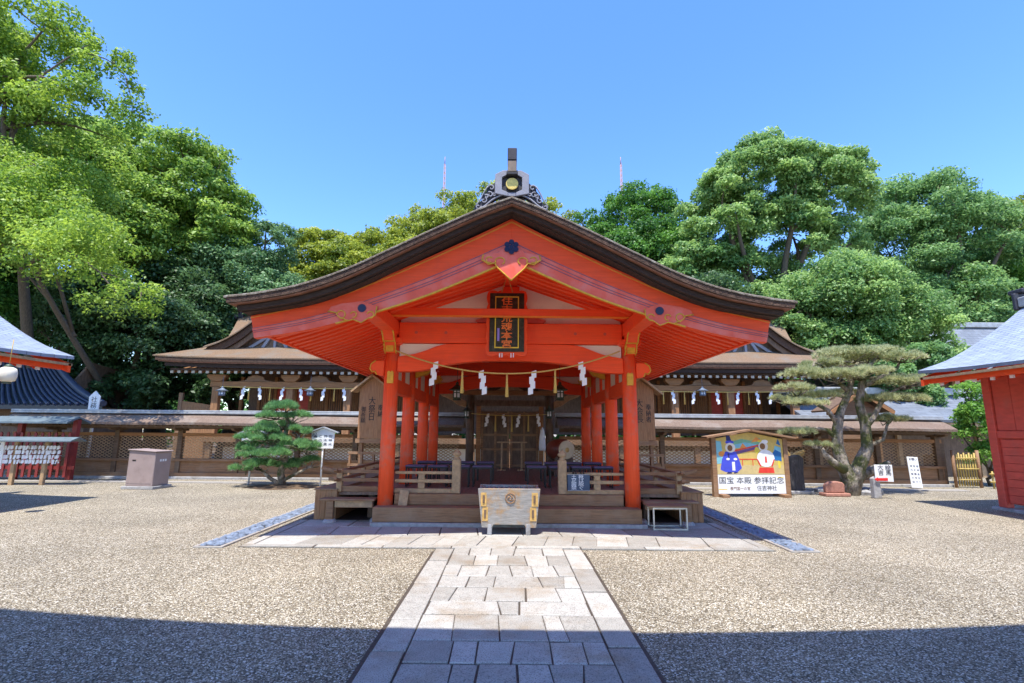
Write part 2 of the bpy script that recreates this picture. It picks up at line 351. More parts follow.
    def sheet(s, rows, th):                      # thick curved sheet: rows of points, thickness straight down
        low = [[(p[0], p[1], p[2] - th) for p in r_] for r_ in rows]
        n = len(rows[0]); m_ = len(rows); N = n*m_
        vs_ = [p for r_ in rows for p in r_] + [p for r_ in low for p in r_]
        fs = []
        for i in range(m_ - 1):
            for k in range(n - 1):
                a, b, c, d = i*n + k, i*n + k + 1, (i + 1)*n + k + 1, (i + 1)*n + k
                fs += [(a, b, c, d), (d + N, c + N, b + N, a + N)]
        for k in range(n - 1):
            fs += [(k, k + N, k + 1 + N, k + 1), ((m_ - 1)*n + k + 1, (m_ - 1)*n + k + 1 + N, (m_ - 1)*n + k + N, (m_ - 1)*n + k)]
        for i in range(m_ - 1):
            fs += [(i*n, (i + 1)*n, (i + 1)*n + N, i*n + N), (i*n + n - 1, i*n + n - 1 + N, (i + 1)*n + n - 1 + N, (i + 1)*n + n - 1)]
        return s.add(vs_, fs)
    def build(s, name, m, parent=None, bevel=0.0, world=True, uvf=None, recalc=True):
        me = bpy.data.meshes.new(name)
        off = origin(parent) if (parent is not None and world) else Vector((0, 0, 0))
        me.from_pydata([(x - off.x, y - off.y, z - off.z) for x, y, z in s.v], [], s.f)
        me.polygons.foreach_set('use_smooth', s.sm)
        if recalc or bevel:
            bm = bmesh.new(); bm.from_mesh(me)
            if recalc: bmesh.ops.recalc_face_normals(bm, faces=bm.faces)
            if bevel:
                es = [e for e in bm.edges if len(e.link_faces) == 2 and e.calc_face_angle(0) > R(40)]
                bmesh.ops.bevel(bm, geom=es, offset=bevel, segments=1, affect='EDGES', clamp_overlap=True)
            bm.to_mesh(me); bm.free()
        me.materials.append(M[m] if isinstance(m, str) else m)
        if uvf:
            uvl = me.uv_layers.new(name='UVMap')
            for lp in me.loops:
                uvl.data[lp.index].uv = uvf(me.vertices[lp.vertex_index].co + off)
        o = bpy.data.objects.new(name, me); COL.objects.link(o)
        if parent is not None: o.parent = parent
        return o

def tag(o, label=None, cat=None, group=None, kind=None):
    if label: o['label'] = label
    if cat: o['category'] = cat
    if group: o['group'] = group
    if kind: o['kind'] = kind
    return o
def empty(name, loc, label=None, cat=None, group=None, rz=0.0):
    o = bpy.data.objects.new(name, None); COL.objects.link(o); o.location = loc; o.rotation_euler = (0, 0, rz)
    o.empty_display_size = .2
    return tag(o, label, cat, group)
def copy_tree(o, parent=None):
    c = o.copy(); COL.objects.link(c)
    c.parent = parent
    for ch in list(o.children): copy_tree(ch, c)
    return c
def spline(pts, n):                              # Catmull-Rom through 2-D points
    P = [np.array(p, float) for p in pts]; P = [2*P[0] - P[1]] + P + [2*P[-1] - P[-2]]
    out = []; segs = len(P) - 3
    for k in range(n):
        t = k/(n - 1)*segs; i = min(int(t), segs - 1); t -= i
        a, b, c, d = P[i:i + 4]
        out.append(tuple(.5*((2*b) + (c - a)*t + (2*a - 5*b + 4*c - d)*t*t + (3*b - a - 3*c + d)*t**3)))
    return out
def interp(pts, x):
    xs = [p[0] for p in pts]; return float(np.interp(x, xs, [p[1] for p in pts]))

def text(name, body, size, m, parent, loc, rot=(R(90), 0, 0), depth=.002, align='CENTER', line=1.0, sx=1.0, offset=0.0):
    cu = bpy.data.curves.new('t', 'FONT'); cu.body = body; cu.size = size; cu.extrude = depth
    cu.align_x = align; cu.align_y = 'CENTER'; cu.space_line = line; cu.resolution_u = 2; cu.offset = offset
    ob = bpy.data.objects.new('t', cu); COL.objects.link(ob)
    bpy.context.view_layer.update()
    me = bpy.data.meshes.new_from_object(ob.evaluated_get(bpy.context.evaluated_depsgraph_get()))
    bpy.data.objects.remove(ob); bpy.data.curves.remove(cu)
    me.name = name; me.materials.clear(); me.materials.append(M[m])
    o = bpy.data.objects.new(name, me); COL.objects.link(o); o.parent = parent
    o.location = loc; o.rotation_euler = rot; o.scale = (sx, 1, 1)
    return o

# ================================================================== SETTING
g = MB().add([(-600, -300, 0), (600, -300, 0), (600, 900, 0), (-600, 900, 0)], [(0, 1, 2, 3)]).build('gravel_ground', 'gravel'); tag(g, kind='structure')

def tint_attr(o, vals):
    a = o.data.attributes.new('tint', 'FLOAT', 'FACE'); a.data.foreach_set('value', vals)

def slab_sheet(name, slabs, z=.016):
    """slabs: list of 4-corner polygons (x,y); built as separate bevelled stones in one sheet"""
    vs_, fs, tv = [], [], []
    rnd = random.Random(3)
    for q in slabs:
        q = [(x + rnd.uniform(-.005, .005), y_ + rnd.uniform(-.005, .005)) for x, y_ in q]
        c = [sum(p[0] for p in q)/4, sum(p[1] for p in q)/4]
        t = rnd.random(); b = len(vs_); dz = rnd.uniform(-.003, .003)
        k1, k2 = rnd.uniform(.004, .01), rnd.uniform(.014, .022)
        def ins(d, zz):
            out = []
            for x, y in q:
                vx, vy = c[0] - x, c[1] - y; L = math.hypot(vx, vy)
                out.append((x + vx/L*d*1.4, y + vy/L*d*1.4, zz))
            return out
        vs_ += ins(k1, -.02) + ins(k1, z + dz - .006) + ins(k2, z + dz)
        for r_ in (0, 4):
            for i in range(4):
                j = (i + 1) % 4; fs.append((b + r_ + i, b + r_ + j, b + r_ + 4 + j, b + r_ + 4 + i)); tv.append(t)
        fs.append((b + 8, b + 9, b + 10, b + 11)); tv.append(t)
    mb = MB().add(vs_, fs); o = mb.build(name, 'slab', recalc=True)
    tint_attr(o, tv); return tag(o, kind='structure')

rnd = random.Random(11)
rowsY = [549.3, 556.6, 566.6, 577.5, 588.8, 603, 616.4, 643, 666, 690]
joints = [[325, 390, 455, 525, 610, 685], [310, 405, 475, 560, 625, 695], [295, 360, 445, 515, 580, 650, 705], [280, 385, 465, 605, 675, 722],
          [257, 340, 440, 560, 660, 745], [240, 480, 540, 760], [212, 340, 480, 620, 675, 785], [182, 335, 412, 520, 637, 740, 832], [150, 330, 410, 535, 640, 735, 855]]
slabs = []
YR = [ground(512, y).y for y in rowsY]
for i, js in enumerate(joints):
    ymid = (rowsY[i] + rowsY[i + 1])/2
    xs = [ground(340 + j/3.012, ymid).x for j in js]
    xs[0], xs[-1] = -.745, .745
    tl = [rnd.uniform(-.02, .02) if 0 < k < len(xs) - 1 else 0 for k in range(len(xs))]
    for k in range(len(xs) - 1):
        slabs.append([(xs[k] - tl[k], YR[i + 1]), (xs[k + 1] - tl[k + 1], YR[i + 1]), (xs[k + 1] + tl[k + 1], YR[i]), (xs[k] + tl[k], YR[i])])
y = YR[-1]
while y > -4:
    d = rnd.uniform(.35, .55); xs = [-.745]
    while xs[-1] < .4: xs.append(xs[-1] + rnd.uniform(.25, .55))
    xs[-1] = .745
    for k in range(len(xs) - 1): slabs.append([(xs[k], y - d), (xs[k + 1], y - d), (xs[k + 1], y), (xs[k], y)])
    y -= d
for s_ in (-1, 1):
    y = 7.42
    while y > -4:
        d = rnd.uniform(.55, 1.1); a, b = sorted((s_*.752, s_*1.0))
        slabs.append([(a, y - d), (b, y - d), (b, y), (a, y)]); y -= d
slab_sheet('stone_path', slabs)
jb = MB().add([(-1.01, -4.2, .004), (1.01, -4.2, .004), (1.01, 7.44, .004), (-1.01, 7.44, .004)], [(0, 1, 2, 3)]).build('path_bed', 'joint'); tag(jb, kind='structure')
# flat dark strips along the path edges, coloured as the shade of a gap
for s_ in (-1, 1):
    a, b = sorted((s_*1.008, s_*1.036))
    tag(MB().box(a, b, -4.2, 7.3, -.01, .003).build('path_edge', 'joint'), kind='structure')
# apron in front of the worship hall
slabs = []
AY = [7.46, 7.6, 8.3, 9.0, 9.62]
def row(y0, y1, xs, tilt=0):
    for k in range(len(xs) - 1):
        a, b = (0 if k == 0 else tilt), (0 if k == len(xs) - 2 else tilt)
        slabs.append([(xs[k] - a, y0), (xs[k + 1] - b, y0), (xs[k + 1] + a*0 + b, y1), (xs[k] + a, y1)])
row(AY[0], AY[1], [-3.72, -2.7, -1.75, -.8, .1, 1.0, 1.9, 2.85, 3.68])
row(AY[1], AY[2], [-3.58, -2.95, -2.3, -2.02, -1.68, -1.38, -1.02, -.72, -.4, .1, .55, .95, 1.3, 1.75, 2.2, 2.9, 3.54], .06)
row(AY[2], AY[3], [-3.58, -2.8, -2.1, -1.6, -1.1, -.5, .2, .8, 1.3, 1.9, 2.5, 3.54], -.03)
row(AY[3], AY[4], [-3.58, -2.7, 2.7, 3.54])
for s_, x0, x1 in ((-1, -3.72, -3.59), (1, 3.55, 3.68)):
    for k in range(3): slabs.append([(x0, 7.61 + k*.67), (x1, 7.61 + k*.67), (x1, 7.61 + (k + 1)*.67), (x0, 7.61 + (k + 1)*.67)])
slab_sheet('stone_apron', slabs, z=.02)
tag(MB().add([(-3.74, 7.452, .004), (3.7, 7.452, .004), (3.7, 16.3, .004), (-3.74, 16.3, .004)], [(0, 1, 2, 3)]).build('apron_bed', 'joint'), kind='structure')
# drip line strips of blue grey cobbles on both sides
ico = bmesh.new(); bmesh.ops.create_icosphere(ico, subdivisions=2, radius=1)
iv = np.array([v.co[:] for v in ico.verts]); ifc = [tuple(v.index for v in f.verts) for f in ico.faces]; ico.free()
for s_, x0, x1 in ((-1, -4.27, -3.97), (1, 3.93, 4.23)):
    rg = np.random.default_rng(5 + s_); V, F = [], []
    for k in range(1500):
        c = np.array([rg.uniform(x0, x1), rg.uniform(7.5, 16), .012]); r_ = rg.uniform(.018, .042)
        sc = r_*np.array([rg.uniform(.8, 1.4), rg.uniform(.8, 1.4), rg.uniform(.5, .8)]); an = rg.uniform(0, 6.28)
        q = iv*sc*(1 + .12*np.sin(iv[:, [1, 2, 0]]*3 + an)); q = np.stack([q[:, 0]*math.cos(an) - q[:, 1]*math.sin(an), q[:, 0]*math.sin(an) + q[:, 1]*math.cos(an), q[:, 2]], 1) + c
        b = len(V)*len(iv); V.append(q); F += [tuple(i + b for i in f) for f in ifc]
    mb = MB(); mb.add(np.concatenate(V).tolist(), F, True)
    o = mb.build('pebble_strip', 'pebble', recalc=False); tag(o, 'strip of loose blue grey cobbles along the drip line', 'pebbles', kind='stuff')
    tag(MB().box(x0, x1, 7.47, 16, -.01, .005).build('pebble_bed', 'joint'), kind='structure')
    e = MB().box(x0 - .055, x0 - .003, 7.44, 16, -.02, .022).box(x1 + .003, x1 + .055, 7.44, 16, -.02, .022).box(x0 - .055, x1 + .055, 7.4, 7.437, -.02, .021)
    tag(e.build('pebble_kerb', 'edging', bevel=.004), kind='structure')
# pale paving strip along the fence
tag(MB().box(-16, -4.5, 15.9, 16.25, -.02, .03).build('paving_strip', 'edging', bevel=.006), kind='structure')
tag(MB().box(4.5, 13.4, 15.35, 15.75, -.02, .03).build('paving_strip', 'edging', bevel=.006), kind='structure')

# ================================================================== WORSHIP HALL
hall = empty('worship_hall', (0, 9.45, 0), 'open vermilion worship hall with curved cypress bark gable roof and round red pillars', 'shrine hall')
FY, BY = 7.08, 16.4
TP = spline([(0, 5.07), (.45, 4.89), (1.12, 4.57), (1.78, 4.24), (2.43, 3.92), (3.07, 3.69), (3.71, 3.56), (4.11, 3.51)], 36)
TPf = [(-x, z) for x, z in TP[::-1]] + TP[1:]
SP = spline([(0, 4.40), (.4, 4.24), (1.3, 3.93), (2.2, 3.60), (3.0, 3.28), (3.76, 3.04)], 18)   # underside of the rafters
rows = []
for yy, dz, sc in ((FY, -.05, .996), (FY + .02, -.03, .998), (FY + .09, -.005, 1.0), (FY + .3, .02, 1.0), (FY + .8, .05, 1.0), (12, .05, 1.0), (BY - .1, .0, 1.0), (BY, -.13, .99)):
    rows.append([(x*sc, yy, z + dz) for x, z in TPf])
mb = MB(); low = [(x*.996, z - .066) for x, z in TPf]
mb.sheet(rows, .001); mb.v = mb.v[:len(mb.v)//2]; mb.f = []; mb.sm = []
n_ = len(TPf); m_ = len(rows)
for i in range(m_ - 1):
    for k in range(n_ - 1): mb.f.append((i*n_ + k, i*n_ + k + 1, (i + 1)*n_ + k + 1, (i + 1)*n_ + k)); mb.sm.append(True)
b0 = len(mb.v)
mb.v += [(x, FY, z) for x, z in low] + [(x, BY, z) for x, z in low]
for k in range(n_ - 1):
    mb.f += [(k, b0 + k, b0 + k + 1, k + 1), ((m_ - 1)*n_ + k, (m_ - 1)*n_ + k + 1, b0 + n_ + k + 1, b0 + n_ + k), (b0 + k, b0 + n_ + k, b0 + n_ + k + 1, b0 + k + 1)]
    mb.sm += [False]*3
for k in (0, n_ - 1):
    mb.f.append(tuple([i*n_ + k for i in range(m_)] + [b0 + n_ + k, b0 + k])); mb.sm.append(False)
roof = mb.build('roof', 'bark_roof', hall)
def layer(name, m, d0, d1, sx, y0, y1, parent=hall):
    A = [(x*sx, z - d0) for x, z in TPf]; B = [(x*sx*.995, z - d1) for x, z in TPf]
    return MB().strip(A, B, 'y', y0, y1).build(name, m, parent)
layer('upper_bark_edge', 'bark_brown', .068, .138, .99, FY + .012, BY - .03, roof)
layer('verge_strip', 'bark_red', .14, .156, .98, FY + .03, BY - .04, roof)
layer('bark_edge', 'bark_edge', .158, .228, .96, FY + .1, BY - .07, roof)
layer('lower_strip', 'bark_edge',   .23, .24, .95, FY + .17, BY - .1, roof)
# bargeboards
bt = spline([(0, 4.83), (0.44, 4.6), (1.13, 4.26), (1.8, 3.94), (2.47, 3.65), (3.13, 3.44), (3.86, 3.26)], 26)
bb = spline([(0, 4.16), (.67, 3.85), (1.3, 3.58), (1.96, 3.35), (2.54, 3.17), (3.1, 3.03), (3.77, 2.92)], 26)
def bl(t, sgn): return [(sgn*(a[0]*(1 - t) + b[0]*t), a[1]*(1 - t) + b[1]*t) for a, b in zip(bt, bb)]
for sgn in (-1, 1):
    bg_ = MB().strip(bl(0, sgn), bl(1, sgn), 'y', 7.43, 7.51).build('bargeboard', 'redbeam', hall, bevel=.004)
    MB().strip(bl(.55, sgn), bl(.985, sgn), 'y', 7.412, 7.428).build('lower_moulding', 'redpink', bg_)
    MB().strip(bl(.07, sgn), bl(.11, sgn), 'y', 7.42, 7.428).build('trim_line', 'orange', bg_)
    for t in (.56, .67, .74): MB().strip(bl(t, sgn), bl(t + .018, sgn), 'y', 7.406, 7.4115).build('groove', 'groove', bg_)
    n0 = 8 if sgn else 8
    MB().strip(bl(.985, sgn)[:18], bl(1.025, sgn)[:18], 'y', 7.40, 7.44).build('edge_trim', 'ochre', bg_)
# soffit boards above the rafters and the rafters
for sgn in (-1, 1):
    A = [(sgn*x, z + .1) for x, z in SP]; B = [(sgn*x, z + .075) for x, z in SP]
    MB().strip(A, B, 'y', 7.52, BY - .25).build('soffit', 'red', hall)
    mb = MB().strip([(sgn*x, z + .072) for x, z in SP], [(sgn*x, z) for x, z in SP], 'y', -.052, .052)
    proto = None
    for k in range(38):
        yy = 7.66 + k*.225
        if proto is None:
            proto = mb.build('rafter', 'red', hall, world=False, bevel=.004); proto.location = (0, yy - 9.45, 0)
        else:
            c = proto.copy(); COL.objects.link(c); c.parent = hall; c.location = (0, yy - 9.45, 0)
    a, b = sorted((sgn*3.765, sgn*3.82))
    MB().box(a, b, 7.58, BY - .25, 3.02, 3.16).build('eave_board', 'red', hall)
    # purlin on the pillars running out to the gable
    a, b = sorted((sgn*2.08, sgn*2.32))
    MB().box(a, b, 7.52, 16.1, 3.36, 3.6).build('purlin', 'redbeam', hall, bevel=.01)
    # descending gable ornament with its round boss
    sp_ = [(sgn*(2.2 + dx), 3.33 + dz) for dx, dz in ((-.22, .08), (-.2, -.06), (-.1, -.1), (0, -.17), (.12, -.12), (.2, -.14), (.34, -.08), (.38, -.02), (.5, -.0), (.46, .07), (.3, .12), (0, .16))]
    og = MB().prism(sp_, 'y', 7.375, 7.40).build('gable_ornament', 'redpink', hall, bevel=.004)
    MB().lathe([(0, -.014), (.05, -.012), (.062, 0), (.062, .01)], (sgn*2.2, 7.372, 3.38), n=14, mtx=Matrix.Rotation(R(90), 3, 'X')).build('boss', 'blueflower', og)
    ln = MB()
    for dx, rr in ((.3, .06), (-.13, .05), (.12, .045)):
        ln.tube([(sgn*(2.2 + dx + rr*math.cos(t)), 7.37, 3.28 + rr*math.sin(t)) for t in np.linspace(.3, 4.9, 11)], .009, n=5)
    ln.tube([(p[0], 7.372, p[1]) for p in sp_[:9]], .009, n=5)
    ln.build('scroll_line', 'ochre', og)
MB().box(-.12, .12, 7.52, 16.1, 4.32, 4.52).build('ridge_beam', 'redbeam', hall)
# main gable pendant with the six lobed boss
pts = [(0, -.34), (.1, -.24), (.2, -.15), (.25, -.07), (.34, -.09), (.44, -.02), (.42, .06), (.28, .08), (.2, .1), (.12, .16), (0, .2)]
poly = [(x, 4.16 + z) for x, z in pts] + [(-x, 4.16 + z) for x, z in pts[-2:0:-1]]
gg = MB().prism(poly, 'y', 7.355, 7.395).build('gable_pendant', 'redpink', hall, bevel=.005)
mb = MB(); dk = []
for k in range(6):
    t = R(90 + 60*k); mb.lathe([(0, -.02), (.032, -.014), (.042, 0), (.042, .012)], (.075*math.cos(t), 7.345, 4.34 + .075*math.sin(t)), n=10, mtx=Matrix.Rotation(R(90), 3, 'X'))
mb.lathe([(0, -.03), (.03, -.02), (.035, .01)], (0, 7.343, 4.34), n=10, mtx=Matrix.Rotation(R(90), 3, 'X'))
mb.build('boss', 'blueflower', gg)
ln = MB()
for sgn in (-1, 1):
    ln.tube([(sgn*(.17 + .07*math.cos(t)), 7.352, 4.12 + .055*math.sin(t)) for t in np.linspace(-.6, 4.2, 11)], .01, n=5)
    ln.tube([(sgn*(.33 + .05*math.cos(t)), 7.352, 4.14 + .045*math.sin(t)) for t in np.linspace(2.6, -2.2, 11)], .01, n=5)
    ln.tube([(sgn*x, 7.353, 4.16 + z) for x, z in pts[:7]], .012, n=5)
ln.build('scroll_line', 'ochre', gg)
# ridge and its end ornament
rid = MB().box(-.2, .2, FY + .2, BY - .2, 4.98, 5.22).box(-.16, .16, FY + .22, BY - .22, 5.222, 5.34).build('ridge', 'copper', hall, bevel=.01)
orn = MB()
base = [(0, 5.1), (.16, 5.1), (.3, 5.0), (.48, 4.85), (.56, 4.84), (.55, 4.92), (.46, 5.0), (.44, 5.09), (.38, 5.16), (.37, 5.24), (.29, 5.27), (.26, 5.3), (.25, 5.43), (.13, 5.5), (0, 5.5)]
orn.prism([(x*.97, z) for x, z in base] + [(-x, z) for x, z in base[-2:0:-1]], 'y', FY + .1, FY + .2)
orn = orn.build('ridge_end_ornament', 'ornd', hall, bevel=.008)
fr = MB()
for sgn in (-1, 1):
    fr.prism([(sgn*.255, 5.10), (sgn*.255, 5.41), (sgn*.135, 5.475), (sgn*.075, 5.475), (sgn*.075, 5.40), (sgn*.15, 5.36), (sgn*.15, 5.16), (sgn*.06, 5.12), (sgn*.06, 5.06)], 'y', FY + .055, FY + .099)
fr.prism([(-.058, 5.06), (.058, 5.06), (.058, 5.118), (-.058, 5.118)], 'y', FY + .06, FY + .099)
fr.build('frame', 'orn', orn, bevel=.006)
for sgn in (-1, 1):
    sw = MB()
    for cx, cz, r0, a0 in ((.31, 5.2, .055, 0), (.33, 5.09, .05, 1), (.42, 5.0, .05, 2), (.5, 4.9, .045, 3), (.27, 5.1, .035, 2.5), (.38, 5.06, .035, .6)):
        sw.tube([(sgn*(cx + r0*(1 - .13*t)*math.cos(a0 + t)), FY + .085, cz + r0*(1 - .13*t)*math.sin(a0 + t)) for t in np.linspace(0, 6.2, 15)], .011, n=5)
    sw.tube([(sgn*x, FY + .09, z) for x, z in spline([(.12, 5.1), (.27, 5.03), (.42, 4.9), (.53, 4.855)], 9)], .014, n=5)
    sw.tube([(sgn*x, FY + .09, z) for x, z in spline([(.36, 5.23), (.42, 5.13), (.47, 5.02), (.545, 4.9)], 9)], .011, n=5)
    sw.build('cloud_scroll', 'orn', orn)
MB().lathe([(0, -.03), (.06, -.028), (.09, -.01), (.092, .03)], (0, FY + .07, 5.25), n=20, mtx=Matrix.Rotation(R(90), 3, 'X')).build('gilt_roundel', 'gold', orn)
rb = MB().prism([(-.08, 5.36), (.08, 5.36), (.075, 5.66), (.075, 5.885), (0, 5.9), (-.075, 5.885), (-.075, 5.66)], 'y', FY + .0, FY + .6)
rp_ = MB().prism([(-.068, 5.42), (.068, 5.42), (.064, 5.6), (-.064, 5.6)], 'y', FY - .012, FY + .55).build('ridge_pole', 'ridgepost', hall, bevel=.008)
MB().box(-.069, .069, FY - .02, FY + .56, 5.603, 5.80).build('pole_cap', 'ridgepostd', rp_, bevel=.01)
MB().box(-.085, .085, FY - .015, FY + .56, 5.37, 5.418).build('pole_foot', 'ridgepostd', rp_, bevel=.01)

# pillars, beams
PY = [9.45, 11.2, 13.15, 15.0]; PXX = 2.2
for i, yy in enumerate(PY):
    for sgn in (-1, 1):
        pl_ = MB().lathe([(.138, .02), (.135, 1.5), (.126, 3.2)], (sgn*PXX, yy, 0), n=24).build('pillar', 'redpost', hall)
        MB().lathe([(.25, 0), (.25, .06), (.21, .1), (.16, .1)], (sgn*PXX, yy, 0), n=20).build('footing_stone', 'stone', pl_)
    # rainbow beam and straight tie beam across
    kb_top = spline([(2.08, 2.95), (1.7, 3.02), (1.3, 3.17), (.97, 3.2), (0, 3.205)], 14); kb_bot = spline([(2.08, 2.67), (1.7, 2.685), (1.42, 2.74), (1.15, 2.81), (.59, 2.875), (0, 2.89)], 14)
    kx = np.linspace(-2.08, 2.08, 41)
    T = [(x, min(3.205, interp(kb_top[::-1], abs(x)))) for x in kx]; Bm = [(x, interp(kb_bot[::-1], abs(x))) for x in kx]
    if i in (1, 2): continue
    MB().strip(T, Bm, 'y', yy - .1, yy + .1).build('rainbow_beam', 'redbeam', hall, bevel=.012)
    MB().box(-2.07, 2.07, yy - .12, yy + .12, 3.21, 3.59).build('tie_beam', 'redbeam', hall, bevel=.012)
    MB().prism([(-2.06, 3.0)] + [(-2.06, 3.2), (2.06, 3.2), (2.06, 3.0), (2.06, 2.9), (1.9, 2.9), (1.4, 3.0), (0, 3.1), (-1.4, 3.0), (-1.9, 2.9), (-2.06, 2.9)], 'y', yy - .03, yy + .03).build('spandrel_panel', 'plaster', hall)
    if i in (0, 3):
        xs = np.linspace(-2.06, 2.06, 31)
        MB().strip([(x, interp(SP, abs(x)) + .06) for x in xs], [(x, 3.595) for x in xs], 'y', yy - .03, yy + .03).build('gable_panel', 'plaster', hall)
        fl = [(.1, 3.6), (.62, 3.6), (.66, 3.65), (.52, 3.69), (.42, 3.78), (.3, 3.9), (.16, 3.95), (0, 3.97)]
        MB().prism([(x, z) for x, z in fl] + [(-x, z) for x, z in fl[::-1]], 'y', yy - .1, yy - .035).build('frog_leg_strut', 'redwall', hall, bevel=.008)
        MB().box(-.16, .16, yy - .11, yy + .11, 3.975, 4.3).build('ridge_strut', 'redbeam', hall)
# side framing between pillars
for sgn in (-1, 1):
    x = sgn*PXX
    for a, b in zip(PY[:-1], PY[1:]):
        MB().box(x - .08, x + .08, a + .15, b - .15, 2.3, 2.56).build('side_tie_beam', 'redbeam', hall, bevel=.01)
        MB().box(x - .025, x + .025, a + .14, b - .14, 2.565, 2.955).build('side_panel', 'plaster', hall)
        MB().box(x - .1, x + .1, a + .12, b - .12, 2.96, 3.3).build('side_beam', 'redbeam', hall, bevel=.01)
        mid = (a + b)/2
        MB().box(x - .06, x + .06, mid - .1, mid + .1, 2.565, 2.955).build('side_strut', 'redbeam', hall)
    # carved noses, bearing block and bracket arm on the two front pillars
    for yy in PY:
        bl_ = MB().box(x - .2, x + .2, yy - .2, yy + .2, 3.2, 3.29).prism([(x - .14, 3.16), (x + .14, 3.16), (x + .2, 3.2), (x - .2, 3.2)], 'y', yy - .2, yy + .2).build('bracket', 'red', hall, bevel=.01)
        if yy == PY[0]:
            prof = [(-.13, 3.6), (-.55, 3.62), (-.62, 3.56), (-.6, 3.47), (-.52, 3.43), (-.5, 3.36), (-.42, 3.31), (-.36, 3.22), (-.26, 3.18), (-.22, 3.05), (-.13, 3.0)]
            ns = MB().prism([(yy + p[0], p[1]) for p in prof], 'x', x - .1, x + .1).build('carved_nose', 'red', bl_, bevel=.012)
            tr = MB()
            for xs_ in (x - .1, x + .1):
                tr.tube([(xs_, yy + p[0], p[1]) for p in prof[1:]], .014, n=5)
            tr.box(x - .105, x + .105, yy - .56, yy - .44, 3.625, 3.65).box(x - .08, x + .08, yy - .645, yy - .61, 3.5, 3.58)
            tr.tube([(x - .1, yy - .25 - .06*math.cos(t), 3.12 + .06*math.sin(t)) for t in np.linspace(0, 5, 10)], .012, n=5)
            tr.box(x - .11, x + .11, yy - .33, yy - .28, 3.19, 3.225).box(x - .07, x + .07, yy - .245, yy - .215, 3.02, 3.16)
            tr.build('ochre_outline', 'ochre', ns)
            # nose pointing outwards
            pr2 = [(.12, 2.87), (.28, 2.87), (.36, 2.81), (.38, 2.72), (.33, 2.66), (.28, 2.68), (.25, 2.61), (.12, 2.59)]
            n2 = MB().prism([(x + sgn*p[0], p[1]) for p in pr2], 'y', yy - .09, yy + .09).build('beam_nose', 'red', bl_, bevel=.01)
            MB().tube([(x + sgn*p[0], yy - .095, p[1]) for p in pr2[1:7]], .013, n=5).build('ochre_outline', 'ochre', n2)
            q = MB().prism([(x + sgn*(-.02) + a, 2.45 + b) for a, b in ((-.055, 0), (-.055, .2), (-.03, .23), (0, .2), (.03, .23), (.055, .2), (.055, 0))], 'y', yy - .185, yy - .135)
            q.build('ochre_fitting', 'ochre', bl_)
        else:
            prof = [(x - sgn*.13, 3.0), (x - sgn*.4, 3.0), (x - sgn*.46, 2.9), (x - sgn*.38, 2.82), (x - sgn*.13, 2.74)]
            MB().prism(prof, 'y', yy - .08, yy + .08).build('beam_nose', 'ochre', bl_, bevel=.01)
MB().box(-.004, .004, 9.326, 9.329, 3.215, 3.585).build('beam_joint', 'groove', hall)
for x in (-1.75, -1.2, 1.2, 1.75):
    MB().lathe([(0, -.012), (.022, -.008), (.03, 0)], (x, 9.326, 3.4), n=8, mtx=Matrix.Rotation(R(90), 3, 'X')).build('nail_cap', 'redwall', hall)
# thin bar across the front
MB().box(-2.28, 2.28, 8.86, 8.94, 3.625, 3.755).build('front_bar', 'redbeam', hall, bevel=.006)
MB().box(-2.28, 2.28, 8.852, 8.944, 3.606, 3.6245).build('bar_trim', 'orange', hall)

